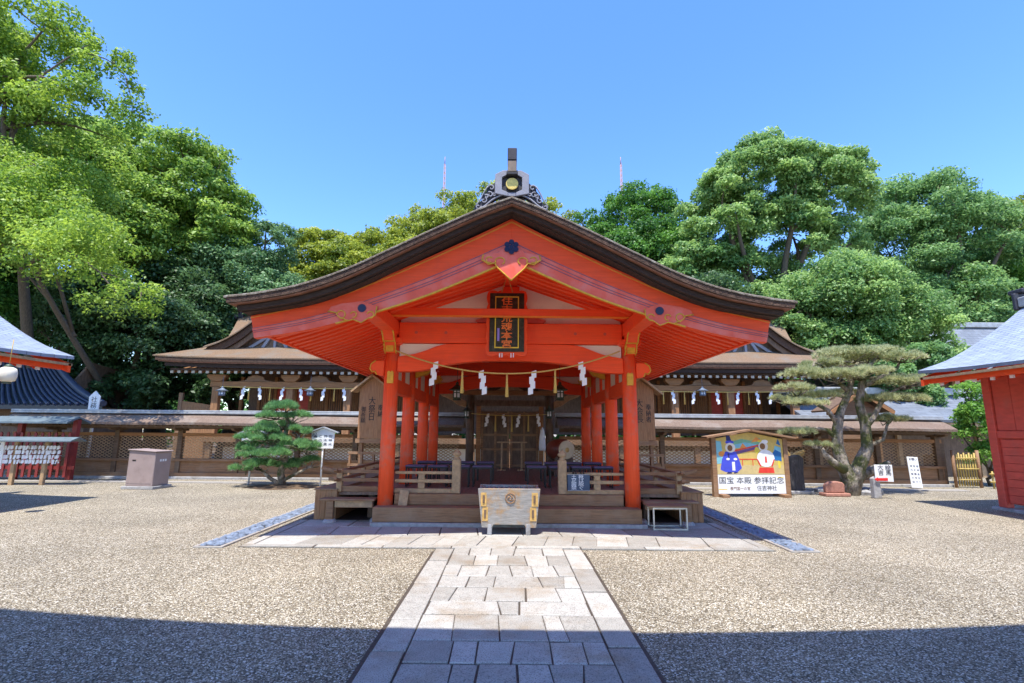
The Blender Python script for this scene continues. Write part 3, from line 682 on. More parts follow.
# platform, steps, railings
MB().box(-2.34, 2.34, 9.0, 9.34, 0, .075).build('step_stone', 'stone', hall, bevel=.012)
MB().box(-2.32, 2.26, 9.06, 9.40, .08, .315).build('lower_step', 'wood', hall, bevel=.008)
MB().box(-2.03, 2.03, 9.405, 9.6, .316, .505).build('upper_step', 'wood', hall, bevel=.008)
dk = MB()
for k in range(20):
    x0 = -2.03 + k*.203
    dk.box(x0 + .002, x0 + .2, 9.6, 16.3, .46, .5)
dk.build('platform_floor', 'deck', hall)
MB().box(-2.02, 2.02, 9.62, 16.2, .0, .455).build('platform_base', 'woodd', hall)
for sgn in (-1, 1):
    s_ = sgn
    def bx(mb, xa, xb, *r):
        a, b = sorted((s_*xa, s_*xb)); return mb.box(a, b, *r)
    # side veranda floor
    mb = MB()
    for k in range(10): bx(mb, 2.04 + k*.108, 2.04 + k*.108 + .105, 9.72, 16.2, .44, .5)
    mb.build('veranda_floor', 'deck', hall)
    bx(MB(), 2.36, 3.1, 9.7, 9.76, .5, .6).build('bottom_rail', 'wood', hall, bevel=.006)
    # low shelf bench in front with its leg
    bx(MB(), 2.36, 3.33, 9.3, 9.62, .385, .415).build('shelf', 'wood', hall, bevel=.006)
    bx(MB(), 2.4, 3.06, 9.34, 9.4, .27, .384).build('shelf_apron', 'woodl', hall, bevel=.006)
    lg = bx(MB(), 3.08, 3.2, 9.33, 9.45, .04, .384).build('shelf_leg', 'wood', hall, bevel=.006)
    MB().lathe([(.12, 0), (.12, .03), (.09, .07), (0, .075)], (s_*3.14, 9.39, 0), n=12).build('footing_stone', 'stone', lg)
    bx(MB(), 2.5, 2.62, 9.9, 10.02, .02, .43).build('floor_post', 'woodd', hall)
    # board clad end of the veranda
    mb = MB()
    for k in range(4): bx(mb, 3.12 + k*.098, 3.12 + k*.098 + .095, 9.62, 16.0, .02, .53)
    mb.build('side_boarding', 'woodv', hall, bevel=.003)
    bx(MB(), 3.11, 3.53, 9.6, 16.02, .531, .556).build('side_coping', 'wood', hall, bevel=.005)
    # veranda railing: posts, three rails, upturned ends
    ps = bx(MB(), 3.06, 3.16, 9.66, 9.76, .5, .9).build('rail_post', 'woodl', hall, bevel=.008)
    rl = MB()
    for zz, hh, ext in ((.86, .055, .34), (.71, .06, .2)):
        pts = [(s_*2.38, 9.71, zz), (s_*3.05, 9.71, zz), (s_*3.25, 9.71, zz + .01), (s_*(3.11 + ext), 9.71, zz + (.06 if ext > .3 else .015))]
        for a, b in zip(pts[:-1], pts[1:]): rl.bar(a, b, .07, hh)
        pts = [(s_*3.11, 16.0, zz), (s_*3.11, 9.7, zz), (s_*3.11, 9.5, zz + .01), (s_*3.11, 9.42, zz + .05)]
        for a, b in zip(pts[:-1], pts[1:]): rl.bar(a, b, .065, hh*.9)
    rl.build('veranda_rail', 'wood', hall)
    for yy in (11.2, 13.1, 15): bx(MB(), 3.07, 3.15, yy, yy + .09, .5, .86).build('rail_post', 'woodl', hall)
    # front railing between pillar and newel
    for z0, z1, m in ((.507, .585, 'woodl'), (.685, .745, 'woodl'), (.835, .885, 'woodl')):
        bx(MB(), 1.02, 2.06, 9.5, 9.57, z0, z1).build('front_rail', m, hall, bevel=.006)
    bx(MB(), 1.52, 1.64, 9.49, 9.58, .586, .684).prism([(s_*1.58 - .065, .746), (s_*1.58 + .065, .746), (s_*1.58 + .05, .8), (s_*1.58 + .065, .834), (s_*1.58 - .065, .834), (s_*1.58 - .05, .8)], 'y', 9.49, 9.58).build('rail_strut', 'woodl', hall, bevel=.006)
    nw = bx(MB(), .88, 1.03, 9.46, 9.61, .507, 1.1).build('newel_post', 'woodl', hall, bevel=.008)
    MB().lathe([(.06, 1.1), (.06, 1.125), (.045, 1.135), (.045, 1.155), (.075, 1.17), (.082, 1.2), (.055, 1.24), (.02, 1.265), (.006, 1.295)], (s_*.955, 9.535, 0), n=14).build('finial', 'woodl', nw)
# plank leaning on the step
pk = MB().obox((-1.86, 9.37, .43), (.16, .035, .27), (R(-20), R(3), 0)).build('plank', 'woodl', bevel=.004)
tag(pk, 'short pale wooden plank leaning against the upper step of the worship hall', 'plank')

# ------------------------------------------------------------------ name plaque
pq = empty('name_plaque', (-.07, 8.99, 3.54), 'tall black shrine name plaque with orange characters in a red scalloped frame', 'plaque')
pq.rotation_euler = (R(-7), 0, 0)
MB().box(-.31, .31, 0, .03, -.55, .56).build('board', 'plaque', pq, world=False, bevel=.005)
ed = []
hw, hh = .345, .6
def scal(n, a, b):
    return [(a[0] + (b[0] - a[0])*k/(n*4), a[1] + (b[1] - a[1])*k/(n*4), abs(math.sin(math.pi*k/4))*.028) for k in range(n*4)]
out = []
for a, b, nx, nz in (((-hw, -hh), (hw, -hh), 0, -1), ((hw, -hh), (hw, hh), 1, 0), ((hw, hh), (-hw, hh), 0, 1), ((-hw, hh), (-hw, -hh), -1, 0)):
    for x, z, d in scal(4 if nz else 5, a, b): out.append((x + nx*d, z + nz*d))
MB().prism(out, 'y', .031, .06).build('scalloped_frame', 'red', pq, world=False)
fb = MB()
for a, b, c, d in ((-.215, .215, .47, .49), (-.215, .215, -.49, -.47), (-.215, -.197, -.47, .47), (.197, .215, -.47, .47)): fb.box(a, b, -.012, -.001, c, d)
fb.build('yellow_border', 'yellow', pq, world=False)
text('lettering', '住\n吉\n荒\n魂\n本\n宮', .165, 'orangeink', pq, (.0, -.008, -.02), line=.99, depth=.004, sx=1.25, offset=.003)
MB().box(-.17, -.13, -.01, -.001, -.36, -.12).build('purple_seal', 'purpleink', pq, world=False)
lt = MB()
for sgn in (-1, 1): lt.tube([(sgn*.1, .02, .58), (sgn*.02, -.1, .8)], .006, n=5)
lt.build('hanging_wire', 'straw', pq, world=False)
for sgn in (-1, 1):
    MB().box(sgn*.1 - .03, sgn*.1 - .012, -.02, .0, -.66, -.585).box(sgn*.1 + .012, sgn*.1 + .03, -.02, .0, -.66, -.585).build('white_fastener', 'white', pq, world=False)

# ------------------------------------------------------------------ ropes with paper streamers
def shide(mb_parent, x, y, z, w_, h_, name='paper_streamer', flip=1):
    n = 4; sh = h_/n; mb = MB()
    for k in range(n):
        x0 = x + flip*((k % 2)*.28 - .14 + (k*.1 - .15))*w_
        mb.prism([(x0 - w_*.42, z - k*sh*.86), (x0 + w_*.42, z - k*sh*.86 + sh*.25), (x0 + w_*.42, z - k*sh*.86 - sh*.9), (x0 - w_*.42, z - k*sh*.86 - sh*1.12)], 'y', y - .003 - .006*(k % 2), y + .002 - .006*(k % 2))
    return mb.build(name, 'paper', mb_parent)
def tassel(par, x, y, z, h_, r_=.035):
    return MB().lathe([(.012, 0), (.016, -.12*h_), (r_*.55, -.22*h_), (r_*.5, -.26*h_), (r_, -h_)], (x, y, z), n=10).build('straw_tassel', 'straw', par)
def rope_thing(label, A, B, sag, r_, streamers, tassels, sw_, sh_, th, name='sacred_rope'):
    A, B = Vector(A), Vector(B); o = empty(name, A, label, 'rope')
    P = [A.lerp(B, t) - Vector((0, 0, 4*sag*t*(1 - t))) for t in np.linspace(0, 1, 25)]
    MB().tube(P, r_, n=7).build('rope', 'straw', o)
    def pt(t): return A.lerp(B, t) - Vector((0, 0, 4*sag*t*(1 - t) + r_))
    for i, t in enumerate(streamers):
        p = pt(t); shide(o, p.x, p.y, p.z + .03, sw_, sh_, flip=1 if i % 2 else -1)
    for t in tassels:
        p = pt(t); tassel(o, p.x, p.y, p.z + .01, th)
    return o
rope_thing('thin yellow straw rope with white paper streamers strung between the two front red pillars', (-2.16, 9.26, 3.07), (2.0, 9.26, 3.07), .43, .014,
           (.185, .40, .615, .835), (.31, .505, .715), .105, .46, .42)

# ------------------------------------------------------------------ bronze lanterns under the hall roof
def lantern(name, label, x, y, z, s_, m, wires, group):
    o = empty(name, (x, y, z), label, 'lantern', group)
    b = MB().lathe([(.03, 0), (.12, .01), (.14, .03), (.11, .05), (.11, .07)], (0, 0, -.02), n=6, smooth=False)
    b.build('base', m, o, world=False)
    w_ = MB().lathe([(.105, .05), (.105, .27)], (0, 0, 0), n=6, smooth=False).build('paper_window', 'paper', o, world=False)
    c = MB()
    for k in range(6):
        t = 2*math.pi*(k + .5)/6; c.bar((.11*math.cos(t), .11*math.sin(t), .045), (.11*math.cos(t), .11*math.sin(t), .275), .03, .03)
    for zz in (.06, .2, .265): c.lathe([(.113, zz - .012), (.118, zz), (.113, zz + .012)], (0, 0, 0), n=6, smooth=False)
    c.build('frame', m, o, world=False)
    MB().lathe([(.24, .27), (.245, .285), (.16, .33), (.09, .39), (.05, .43), (.045, .45), (.055, .47), (.03, .5), (.008, .52)], (0, 0, 0), n=6, smooth=False).build('cap', m, o, world=False)
    MB().tube([(0, 0, .51), (0, 0, .51 + wires/s_)], .008, n=5).build('chain', m, o, world=False)
    o.scale = (s_,)*3
    return o
p = at(457, 400, 13.0); lantern('hanging_lantern', 'green bronze hexagonal lantern hanging inside the hall beside the left row of pillars', p.x, 13.0, p.z, .9, 'bronze', .9, 'bronze lanterns inside the hall')
p = at(560, 400, 13.0); lantern('hanging_lantern', 'green bronze hexagonal lantern hanging inside the hall above the drum', p.x, 13.0, p.z, .9, 'bronze', .9, 'bronze lanterns inside the hall')
p = at(467, 418, 16.2); lantern('hanging_lantern', 'small dark lantern on the left post of the inner gate', p.x, 16.1, p.z, .75, 'bronze', .35, 'small lanterns on the inner gate')
p = at(549, 418, 16.2); lantern('hanging_lantern', 'small dark lantern on the right post of the inner gate', p.x, 16.1, p.z, .75, 'bronze', .35, 'small lanterns on the inner gate')

# ================================================================== OFFERING BOX
ob = empty('offering_box', (0, 8.5, 0), 'weathered grey wooden offering box with ochre joints standing on the stone apron', 'offering box')
hb, ht_, zb, zt = .425, .49, .13, .72
front = [(-hb, zb), (-hb*.62, zb), (-hb*.56, zb + .045), (hb*.56, zb + .045), (hb*.62, zb), (hb, zb), (ht_, zt), (-ht_, zt)]
def flare(y0, y1, f=0): return y0
fp = MB(); b0 = [(x, 8.335 - (z - zb)*.04, z) for x, z in front] + [(x, 8.375 - (z - zb)*.04, z) for x, z in front]
fp.add(b0, [tuple(range(8)), tuple(range(15, 7, -1))] + [(i, i + 8, (i + 1) % 8 + 8, (i + 1) % 8) for i in range(8)])
fpo = fp.build('front_panel', 'woodg', ob, bevel=.006)
bp = MB(); bp.v = [(x, 17.28 - y, z) for x, y, z in b0]; bp.f = fp.f[:]; bp.sm = fp.sm[:]
bp.build('back_panel', 'woodg', ob, bevel=.006)
for sgn in (-1, 1):
    q = [(sgn*(hb - .05), zb + .02), (sgn*(hb - .008), zb + .02), (sgn*(ht_ - .012), zt - .004), (sgn*(ht_ - .05), zt - .004)]
    MB().prism(q, 'y', 8.38, 8.9).build('side_panel', 'woodg', ob, bevel=.004)
    for z0, z1 in ((.26, .42), (.48, .64)):
        xm = sgn*(hb + (ht_ - hb)*((z0 + z1)/2 - zb)/(zt - zb) - .075)
        yf = 8.335 - ((z0 + z1)/2 - zb)*.04
        MB().box(xm - .045, xm + .055 if sgn > 0 else xm + .045, yf - .004, yf + .03, z0 - .03, z1 + .03).build('joint_patch', 'woodo', ob, bevel=.003)
        MB().box(xm - .016, xm + .016, yf - .014, yf + .02, z0 + .02, z1 - .02).build('tenon', 'woodd', ob, bevel=.003)
    for yy in (8.33, 8.82):
        MB().box(sgn*.30 - .035, sgn*.30 + .035, yy, yy + .085, .02, zb + .06).build('leg', 'stone', ob, bevel=.008)
rg_ = MB(); yf = 8.335 - .42*.04 - .004
rg_.tube([(.02 + .075*math.cos(t), yf, .575 + .075*math.sin(t)) for t in np.linspace(0, 2*math.pi, 25)], .009, n=6, cap=False)
for k in range(3):
    a = 2*math.pi*k/3; rg_.tube([(.02 + r_*math.cos(a + u), yf, .575 + r_*math.sin(a + u)) for u, r_ in ((0, .02), (.5, .03), (1.1, .042), (1.8, .052))], [.016, .014, .009, .005], n=5)
rg_.build('crest_ring', 'wood', ob)
sl = MB()
for k in range(11): sl.box(-.43 + k*.082, -.395 + k*.082, 8.34, 8.93, .66, .69)
sl.build('top_slats', 'woodg', ob)
MB().box(-.42, .42, 8.38, 8.9, .2, .23).build('box_floor', 'woodd', ob)

# steel stand
st = empty('steel_stand', (2.72, 9.02, 0), 'low open stand of bare steel tube before the right veranda shelf', 'stand')
t = MB(); X0, X1, Y0, Y1 = 2.4, 2.95, 8.86, 9.2
for x in (X0, X1):
    for yy in (Y0, Y1): MB().box(x - .012, x + .012, yy - .012, yy + .012, .02, .38).build('leg', 'steel', st)
MB().box(X0 + .013, X1 - .013, Y0 - .012, Y0 + .012, .022, .046).box(X0 + .013, X1 - .013, Y1 - .012, Y1 + .012, .022, .046).box(X0 - .012, X0 + .012, Y0 + .013, Y1 - .013, .022, .046).box(X1 - .012, X1 + .012, Y0 + .013, Y1 - .013, .022, .046).build('foot_frame', 'steel', st)
MB().box(X0 + .013, X1 - .013, Y0 - .012, Y0 + .012, .355, .378).box(X0 + .013, X1 - .013, Y1 - .012, Y1 + .012, .355, .378).build('top_frame', 'steel', st)
MB().box(X0 - .08, X1 + .06, Y0 - .03, Y1 + .03, .381, .405).build('top_board', 'wood', st, bevel=.005)

# notice hung on the railing
nb = empty('rail_notice', (1.24, 9.46, .84), 'dark blue notice board with white writing hung on the front railing', 'notice')
MB().box(-.2, .2, -.012, .012, -.27, .02).build('board', 'indigo', nb, world=False, bevel=.004)
for z in (.008, -.27): MB().box(-.2, .2, -.016, -.0125, z, z + .012).build('edge', 'stone', nb, world=False)
text('lettering', '土 靴\n足 は\n厳 脱\n禁 ぐ', .075, 'paper', nb, (-.02, -.015, -.125), line=.85, depth=.001, sx=1.35)
lp = MB()
for x in (-.09, .05): lp.tube([(x, 0, .02), (x - .02, .0, .08), (x + .04, .02, .08), (x + .05, .0, .02)], .012, n=5)
lp.build('hook', 'black', nb, world=False)

# ------------------------------------------------------------------ stools on the platform
def stool(first=[None]):
    if first[0] is None:
        o = empty('stool', (0, 0, 0), None, 'stool', 'stools in rows on the hall platform')
        MB().box(-.2, .2, -.16, .16, .385, .42).build('seat', 'purple', o, world=False, bevel=.012)
        MB().box(-.19, .19, -.15, .15, .36, .383).build('seat_frame', 'black', o, world=False)
        for x in (-.175, .175):
            for y_ in (-.13, .13): MB().box(x - .014, x + .014, y_ - .014, y_ + .014, .0, .359).build('leg', 'black', o, world=False)
            MB().box(x - .012, x + .012, -.115, .115, .015, .035).build('foot_bar', 'black', o, world=False)
        first[0] = o; return o
    return copy_tree(first[0])
for side, sgn in (('left', -1), ('right', 1)):
    for r_, yy, xs in (('front', 10.75, (.55, 1.0, 1.45, 1.9)), ('second', 12.1, (.55, 1.0, 1.45, 1.9))):
        for k, x in enumerate(xs):
            o = stool(); o.location = (sgn*x, yy, .5)
            o['label'] = 'purple topped stool, %s row %s of the aisle, %s' % (r_, side, ('next to the aisle', 'second from the aisle', 'third from the aisle', 'beside the red pillars')[k])

# drum
dr = empty('taiko_drum', (1.45, 13.2, .5), 'large red brown barrel drum with pale hide head on a stand', 'drum')
dr.rotation_euler = (0, 0, R(28))
mt = Matrix.Rotation(R(90), 3, 'X')
MB().lathe([(.225, 0), (.255, -.1), (.275, -.25), (.275, -.4), (.255, -.55), (.225, -.65)], (0, 0, .66), n=24, mtx=mt).build('body', 'drumbody', dr, world=False)
h1 = MB().lathe([(0, .012), (.2, .01), (.232, .0), (.236, -.05), (.228, -.05)], (0, 0, .66), n=24, mtx=mt).build('drum_head', 'drumhide', dr, world=False)
MB().lathe([(.03, .014), (.05, .017), (.06, .013)], (0, -.002, .66), n=18, mtx=mt).build('crest', 'woodo', h1, world=False)
tk = MB()
for k in range(26):
    t = 2*math.pi*k/26; tk.lathe([(.012, 0), (.009, .008), (0, .01)], (.24*math.cos(t), .075, .66 + .24*math.sin(t)), n=6, mtx=mt)
tk.build('tacks', 'black', dr, world=False)
sn = MB()
for y_ in (.12, .5):
    sn.prism([(-.3, 0), (.3, 0), (.27, .44), (.21, .5), (.17, .42), (-.17, .42), (-.21, .5), (-.27, .44)], 'y', y_, y_ + .05)
sn.box(-.22, .22, .171, .499, .1, .15)
sn.build('stand', 'woodd', dr, world=False, bevel=.006)

# wooden altar table in front of the inner gate
tb = empty('altar_stand', (.07, 15.2, .5), 'plain pale wooden stand in front of the dark inner doors', 'stand')
for x in (-.3, .28): MB().box(x - .025, x + .025, -.03, .03, .03, .78).build('leg', 'woodl', tb, world=False)
MB().box(-.44, .44, -.12, .12, .78, .815).build('top', 'woodl', tb, world=False, bevel=.005)
for x in (-.3, .28): MB().box(x - .12, x + .12, -.09, .09, 0, .03).build('foot', 'woodl', tb, world=False)

# ================================================================== INNER GATE
ig = empty('inner_gate', (0, 16.6, 0), 'dark brown double door gate behind the worship hall with carved bracket arms', 'gate')
for sgn in (-1, 1):
    MB().lathe([(.13, .05), (.13, 2.75)], (sgn*1.27, 16.6, 0), n=16).build('post', 'woodd', ig)
    MB().box(sgn*1.0 - .07, sgn*1.0 + .07, 16.54, 16.66, .4, 2.4).build('door_jamb', 'beamwood', ig)
    pr_ = [(sgn*1.4, 2.55), (sgn*2.3, 3.0), (sgn*2.35, 2.9), (sgn*2.2, 2.72), (sgn*1.9, 2.6), (sgn*1.65, 2.42), (sgn*1.4, 2.35)]
    MB().prism(pr_, 'y', 16.5, 16.64).build('bracket_arm', 'woodl', ig, bevel=.012)
    d = MB().box(min(sgn*.01, sgn*.92), max(sgn*.01, sgn*.92), 16.62, 16.67, .45, 2.25).build('door', 'woodd', ig)
    r_ = MB()
    for x in (.05, .46, .88): r_.box(sgn*x - .035, sgn*x + .035, 16.59, 16.618, .46, 2.24)
    for z in (.55, 1.05, 1.5, 2.16): 
        for xa, xb in ((.087, .423), (.497, .843)): r_.box(min(sgn*xa, sgn*xb), max(sgn*xa, sgn*xb), 16.592, 16.618, z - .035, z + .035)
    r_.build('door_frame', 'wood', d)
MB().box(-1.14, 1.14, 16.52, 16.68, 2.41, 2.6).build('lintel', 'woodd', ig)
MB().box(-1.5, 1.5, 16.5, 16.7, 2.76, 2.9).build('upper_beam', 'beamwood', ig)
ar = [(x, 2.9 + .42*math.sqrt(max(0, 1 - (x/1.1)**2))) for x in np.linspace(-1.1, 1.1, 21)]
ar2 = [(x, 2.905 + .3*math.sqrt(max(0, 1 - (x/.95)**2))) for x in np.linspace(-.95, .95, 21)]
MB().strip(ar, [(a[0]*.86, 2.9 + (a[1] - 2.9)*.72) for a in ar], 'y', 16.5, 16.62).build('arched_beam', 'woodd', ig)
MB().prism([(x, z) for x, z in ((-.45, 2.91), (.45, 2.91), (.3, 2.98), (.2, 3.1), (0, 3.2), (-.2, 3.1), (-.3, 2.98))], 'y', 16.52, 16.6).build('frog_leg_strut', 'woodl', ig, bevel=.008)
MB().box(-1.1, 1.1, 16.64, 16.7, 2.91, 3.35).build('back_panel', 'woodd', ig)
rr = []
for yy, zz in ((15.6, 3.5), (16.2, 3.75), (16.6, 4.0), (17.0, 3.75), (17.8, 3.4)): rr.append([(-2.5, yy, zz), (0, yy, zz + .1), (2.5, yy, zz)])
MB().sheet(rr, .12).build('roof', 'hiwada', ig)
MB().box(-1.14, 1.14, 16.45, 16.8, .02, .44).build('threshold', 'stone', ig, bevel=.01)
rope_thing('thin straw rope with white paper streamers across the dark inner gate doors', (-1.22, 16.38, 2.16), (1.25, 16.38, 2.16), .06, .012, (.2, .42, .6, .86), (.31, .52, .73), .1, .42, .5)
ps_ = MB(); cl = [(.16 + .02*math.sin(k), 0) for k in range(8)]
ps_.lathe([(.02, .0), (.06, -.1), (.09, -.3), (.11, -.62), (.1, -.72), (.02, -.7)], (1.02, 16.3, 1.75), n=12)
tag(ps_.build('hanging_white_cloth', 'paper'), 'white cloth streamer hanging below the last paper streamer of the inner gate', 'cloth')

# ================================================================== FENCES
def fence(label, x0, x1, posts, Y):
    f = empty('roofed_fence', ((x0 + x1)/2, Y, 0), label, 'fence')
    rows = []
    for dy, z in ((-.62, 1.80), (-.42, 1.90), (-.2, 2.0), (0, 2.09), (.2, 2.0), (.42, 1.9), (.62, 1.80)):
        rows.append([(x, Y + dy, z + .01*math.sin(x*1.7)) for x in np.linspace(x0 - .1, x1 + .1, 24)])
    rf = MB().sheet(rows, .075).build('roof', 'fenceroof', f)
    MB().box(x0 - .12, x1 + .12, Y - .15, Y + .15, 2.09, 2.15).box(x0 - .14, x1 + .14, Y - .12, Y + .12, 2.152, 2.215).build('ridge_cap', 'copper', rf, bevel=.008)
    rt = MB(); n = int((x1 - x0)/.22)
    for k in range(n):
        x = x0 + (k + .5)*(x1 - x0)/n
        rt.bar((x, Y - .58, 1.715), (x, Y, 1.94), .05, .05)
    rt.build('rafters', 'fencewood', f)
    MB().box(x0, x1, Y - .5, Y - .42, 1.64, 1.7).build('eave_purlin', 'fencewood', f)
    MB().box(x0, x1, Y - .07, Y + .07, 1.36, 1.47).build('head_beam', 'beamwood', f, bevel=.006)
    MB().box(x0, x1, Y - .06, Y + .06, 1.6, 1.72).build('top_plate', 'fencewood', f, bevel=.006)
    MB().box(x0, x1, Y - .1, Y + .1, .56, .64).build('sill_rail', 'wood', f, bevel=.006)
    MB().box(x0, x1, Y - .03, Y + .03, .2, .555).build('skirt_boards', 'wood', f)
    MB().box(x0, x1, Y - .09, Y + .09, .08, .198).build('ground_sill', 'wood', f, bevel=.008)
    MB().box(x0 - .1, x1 + .1, Y - .22, Y + .22, -.02, .078).build('base_stones', 'stone', f, bevel=.015)
    ps = sorted(posts)
    for p_ in ps:
        po = MB().box(p_ - .075, p_ + .075, Y - .085, Y + .085, .08, 1.6).build('post', 'fencewood', f, bevel=.006)
        MB().prism([(Y - .5, 1.63), (Y + .3, 1.63), (Y + .3, 1.54), (Y - .3, 1.54), (Y - .45, 1.58)], 'x', p_ - .05, p_ + .05).build('bracket_arm', 'fencewood', po)
    for a, b in zip([x0] + ps, ps + [x1]):
        a += .08; b -= .08
        if b - a < .3: continue
        mb = MB(); W_, z0, z1 = b - a, .645, 1.355; H_ = z1 - z0; s_ = .1
        for sg in (1, -1):
            c = -H_*1.7
            while c < W_ + H_*1.7:
                # bar from bottom (c) to top (c + sg*H*1.6) clipped to the opening
                xa, xb = c, c + sg*H_*1.7
                t0, t1 = 0.0, 1.0
                lo, hi = sorted((xa, xb))
                if hi > 0 and lo < W_:
                    def tt(x): return (x - xa)/(xb - xa)
                    ts = sorted((tt(0), tt(W_))); t0, t1 = max(0, ts[0]), min(1, ts[1])
                    if t1 - t0 > .03:
                        mb.bar((a + xa + (xb - xa)*t0, Y + sg*.008, z0 + H_*t0), (a + xa + (xb - xa)*t1, Y + sg*.008, z0 + H_*t1), .012, .02)
                c += s_*1.6
        mb.build('lattice_panel', 'woodl', f)
    return f
FYY = 17.3
fence('long brown roofed lattice fence left of the worship hall', -16.4, -1.6, (-15.0, -12.95, -10.87, -8.96, -7.0, -5.1, -3.3), FYY)
fence('long brown roofed lattice fence right of the worship hall', 1.6, 13.9, (3.3, 4.9, 6.7, 8.36, 9.85, 11.82, 13.75), FYY - .5)

# ================================================================== HONDEN (main sanctuary)
hd = empty('main_sanctuary', (0, 22.5, 0), 'long main sanctuary with bark roof and two small gables behind the roofed fences', 'shrine building')
prof = spline([(20.3, 4.42), (21.0, 4.76), (22.0, 5.24), (23.2, 5.95), (24.2, 6.6), (25, 7.25)], 16)
def half(y): return 14.3 - min(max((y - 20.3)/1.9, 0), 1)**.8*1.75 + max(0, y - 22.2)*.35
rows = []
for yy, zz in prof:
    h_ = half(yy); rows.append([(x*h_, yy, zz + (.1*abs(x)**8 if yy < 21.5 else 0)*(1 - (yy - 20.3)/1.2)) for x in np.linspace(-1, 1, 40)])
for yy, zz in ((26, 6.5), (27.5, 5.5), (29.5, 4.4)):
    h_ = half(50 - yy); rows.append([(x*h_, yy, zz) for x in np.linspace(-1, 1, 40)])
hr = MB().sheet(rows, .05).build('roof', 'hiwada', hd)
MB().sheet([[(x*.993, y + .02, z - .053) for x, y, z in rows[0]], [(x*.985, y, z - .053) for x, y, z in rows[2]]], .15).build('eave_edge', 'bark_brown', hr)
MB().sheet([[(x*.985, y + .05, z - .205) for x, y, z in rows[0]], [(x*.98, y, z - .205) for x, y, z in rows[2]]], .05).build('eave_strip', 'bark_red', hr)
MB().sheet([[(x*.97, y + .14, z - .26) for x, y, z in rows[0]], [(x*.965, y, z - .26) for x, y, z in rows[2]]], .16).build('lower_eave_edge', 'bark_edge', hr)
MB().box(-13.3, 13.3, 24.75, 25.25, 7.2, 7.5).build('ridge', 'copper', hr, bevel=.03)
for sgn in (-1, 1):
    rk = MB().box(sgn*13.35 - .14, sgn*13.35 + .14, 24.7, 25.3, 7.0, 7.66).box(sgn*13.55 - .06, sgn*13.55 + .06, 24.6, 24.75, 6.95, 7.2).build('ridge_end_tile', 'ornd', hr, bevel=.03)
# small front gables
for gx in (-10.1, -5.05, 0, 5.05, 10.1):
    c1 = spline([(0, 6.75), (.7, 6.25), (1.4, 5.7), (2.1, 5.28), (2.75, 5.04)], 12)
    R_ = [(-x, z) for x, z in c1[::-1]] + c1[1:]
    rw = [[(gx + x, 21.15, z - .05) for x, z in R_], [(gx + x, 21.3, z + .03) for x, z in R_], [(gx + x*1.02, 24.6, z + .03) for x, z in R_]]
    gr_ = MB().sheet(rw, .06).build('gable_roof', 'hiwada', hd)
    MB().strip([(gx + x*.98, z - .08) for x, z in R_], [(gx + x*.93, z - .36) for x, z in R_], 'y', 21.28, 21.36).build('gable_verge', 'bark_brown', gr_)
    MB().strip([(gx + x*.93, z - .37) for x, z in R_], [(gx + x*.9, z - .6) for x, z in R_], 'y', 21.4, 21.46).build('gable_bargeboard', 'woodd', gr_)
    MB().prism([(gx - 2.2, 4.75), (gx + 2.2, 4.75), (gx + 1.3, 5.35), (gx, 6.2), (gx - 1.3, 5.35)], 'y', 21.75, 21.8).build('gable_wall', 'woodd', gr_)
    tr_ = MB()
    for a, b in (((-1.2, 4.95), (0, 5.75)), ((1.2, 4.95), (0, 5.75)), ((-.6, 4.9), (-.25, 5.5)), ((.6, 4.9), (.25, 5.5)), ((0, 4.9), (0, 5.8))): tr_.bar((gx + a[0], 21.7, a[1]), (gx + b[0], 21.7, b[1]), .1, .12)
    tr_.build('gable_carving', 'orn', gr_)
    MB().box(gx - .18, gx + .18, 21.1, 24.5, 6.75, 6.95).build('gable_ridge', 'copper', gr_, bevel=.02)
# rafters ends, brackets, beam, posts, walls
rt = MB(); k = 0
x = -13.6
while x < 13.6:
    rt.bar((x, 20.55, 3.86), (x, 22.4, 4.35), .1, .09); x += .285
rt.build('rafters', 'beamwood', hd)
x = -13.6; re_ = None
while x < 13.6:
    if re_ is None: re_ = MB().box(-.06, .06, -.012, .012, -.05, .05).build('rafter_end', 'woodpale', hd, world=False); q = re_
    else: q = re_.copy(); COL.objects.link(q); q.parent = hd
    q.location = (x, 20.53 - 22.5, 3.86); x += .285
MB().box(-13.7, 13.7, 20.58, 20.7, 3.93, 4.02).build('eave_board', 'bark_brown', hd)
MB().box(-12.2, 12.2, 20.85, 21.05, 3.3, 3.52).build('porch_beam', 'beamwood', hd, bevel=.01)
pxs = [-11.95, -8.95, -6.6, -4, 4, 6.7, 8.98, 11.6]
for x in pxs:
    p_ = MB().box(x - .14, x + .14, 20.83, 21.07, 1.2, 3.29).build('porch_post', 'woodv', hd, bevel=.012)
    MB().prism([(x - .2, 3.525), (x + .2, 3.525), (x + .38, 3.7), (x + .38, 3.8), (x - .38, 3.8), (x - .38, 3.7)], 'y', 20.8, 21.1).build('bracket', 'beamwood', p_, bevel=.012)
for x in (-10.4, -7.8, -5.3, 5.35, 7.85, 10.3):
    fl = [(-.75, 0), (-.4, .05), (-.3, .2), (0, .28), (.3, .2), (.4, .05), (.75, 0)]
    MB().prism([(x + a, 3.53 + b) for a, b in fl], 'y', 20.9, 21.0).build('frog_leg_strut', 'wood', hd, bevel=.01)
MB().box(-11.6, 11.6, 22.9, 23.0, 1.5, 4.2).build('back_wall', 'woodd', hd)
cols = random.Random(2)
edges = [-11.9, -11.1, -10.4, -9.5, -8.85, -8.1, -7.3, -6.6, -5.9, -5.0, -4.2, -3.4]
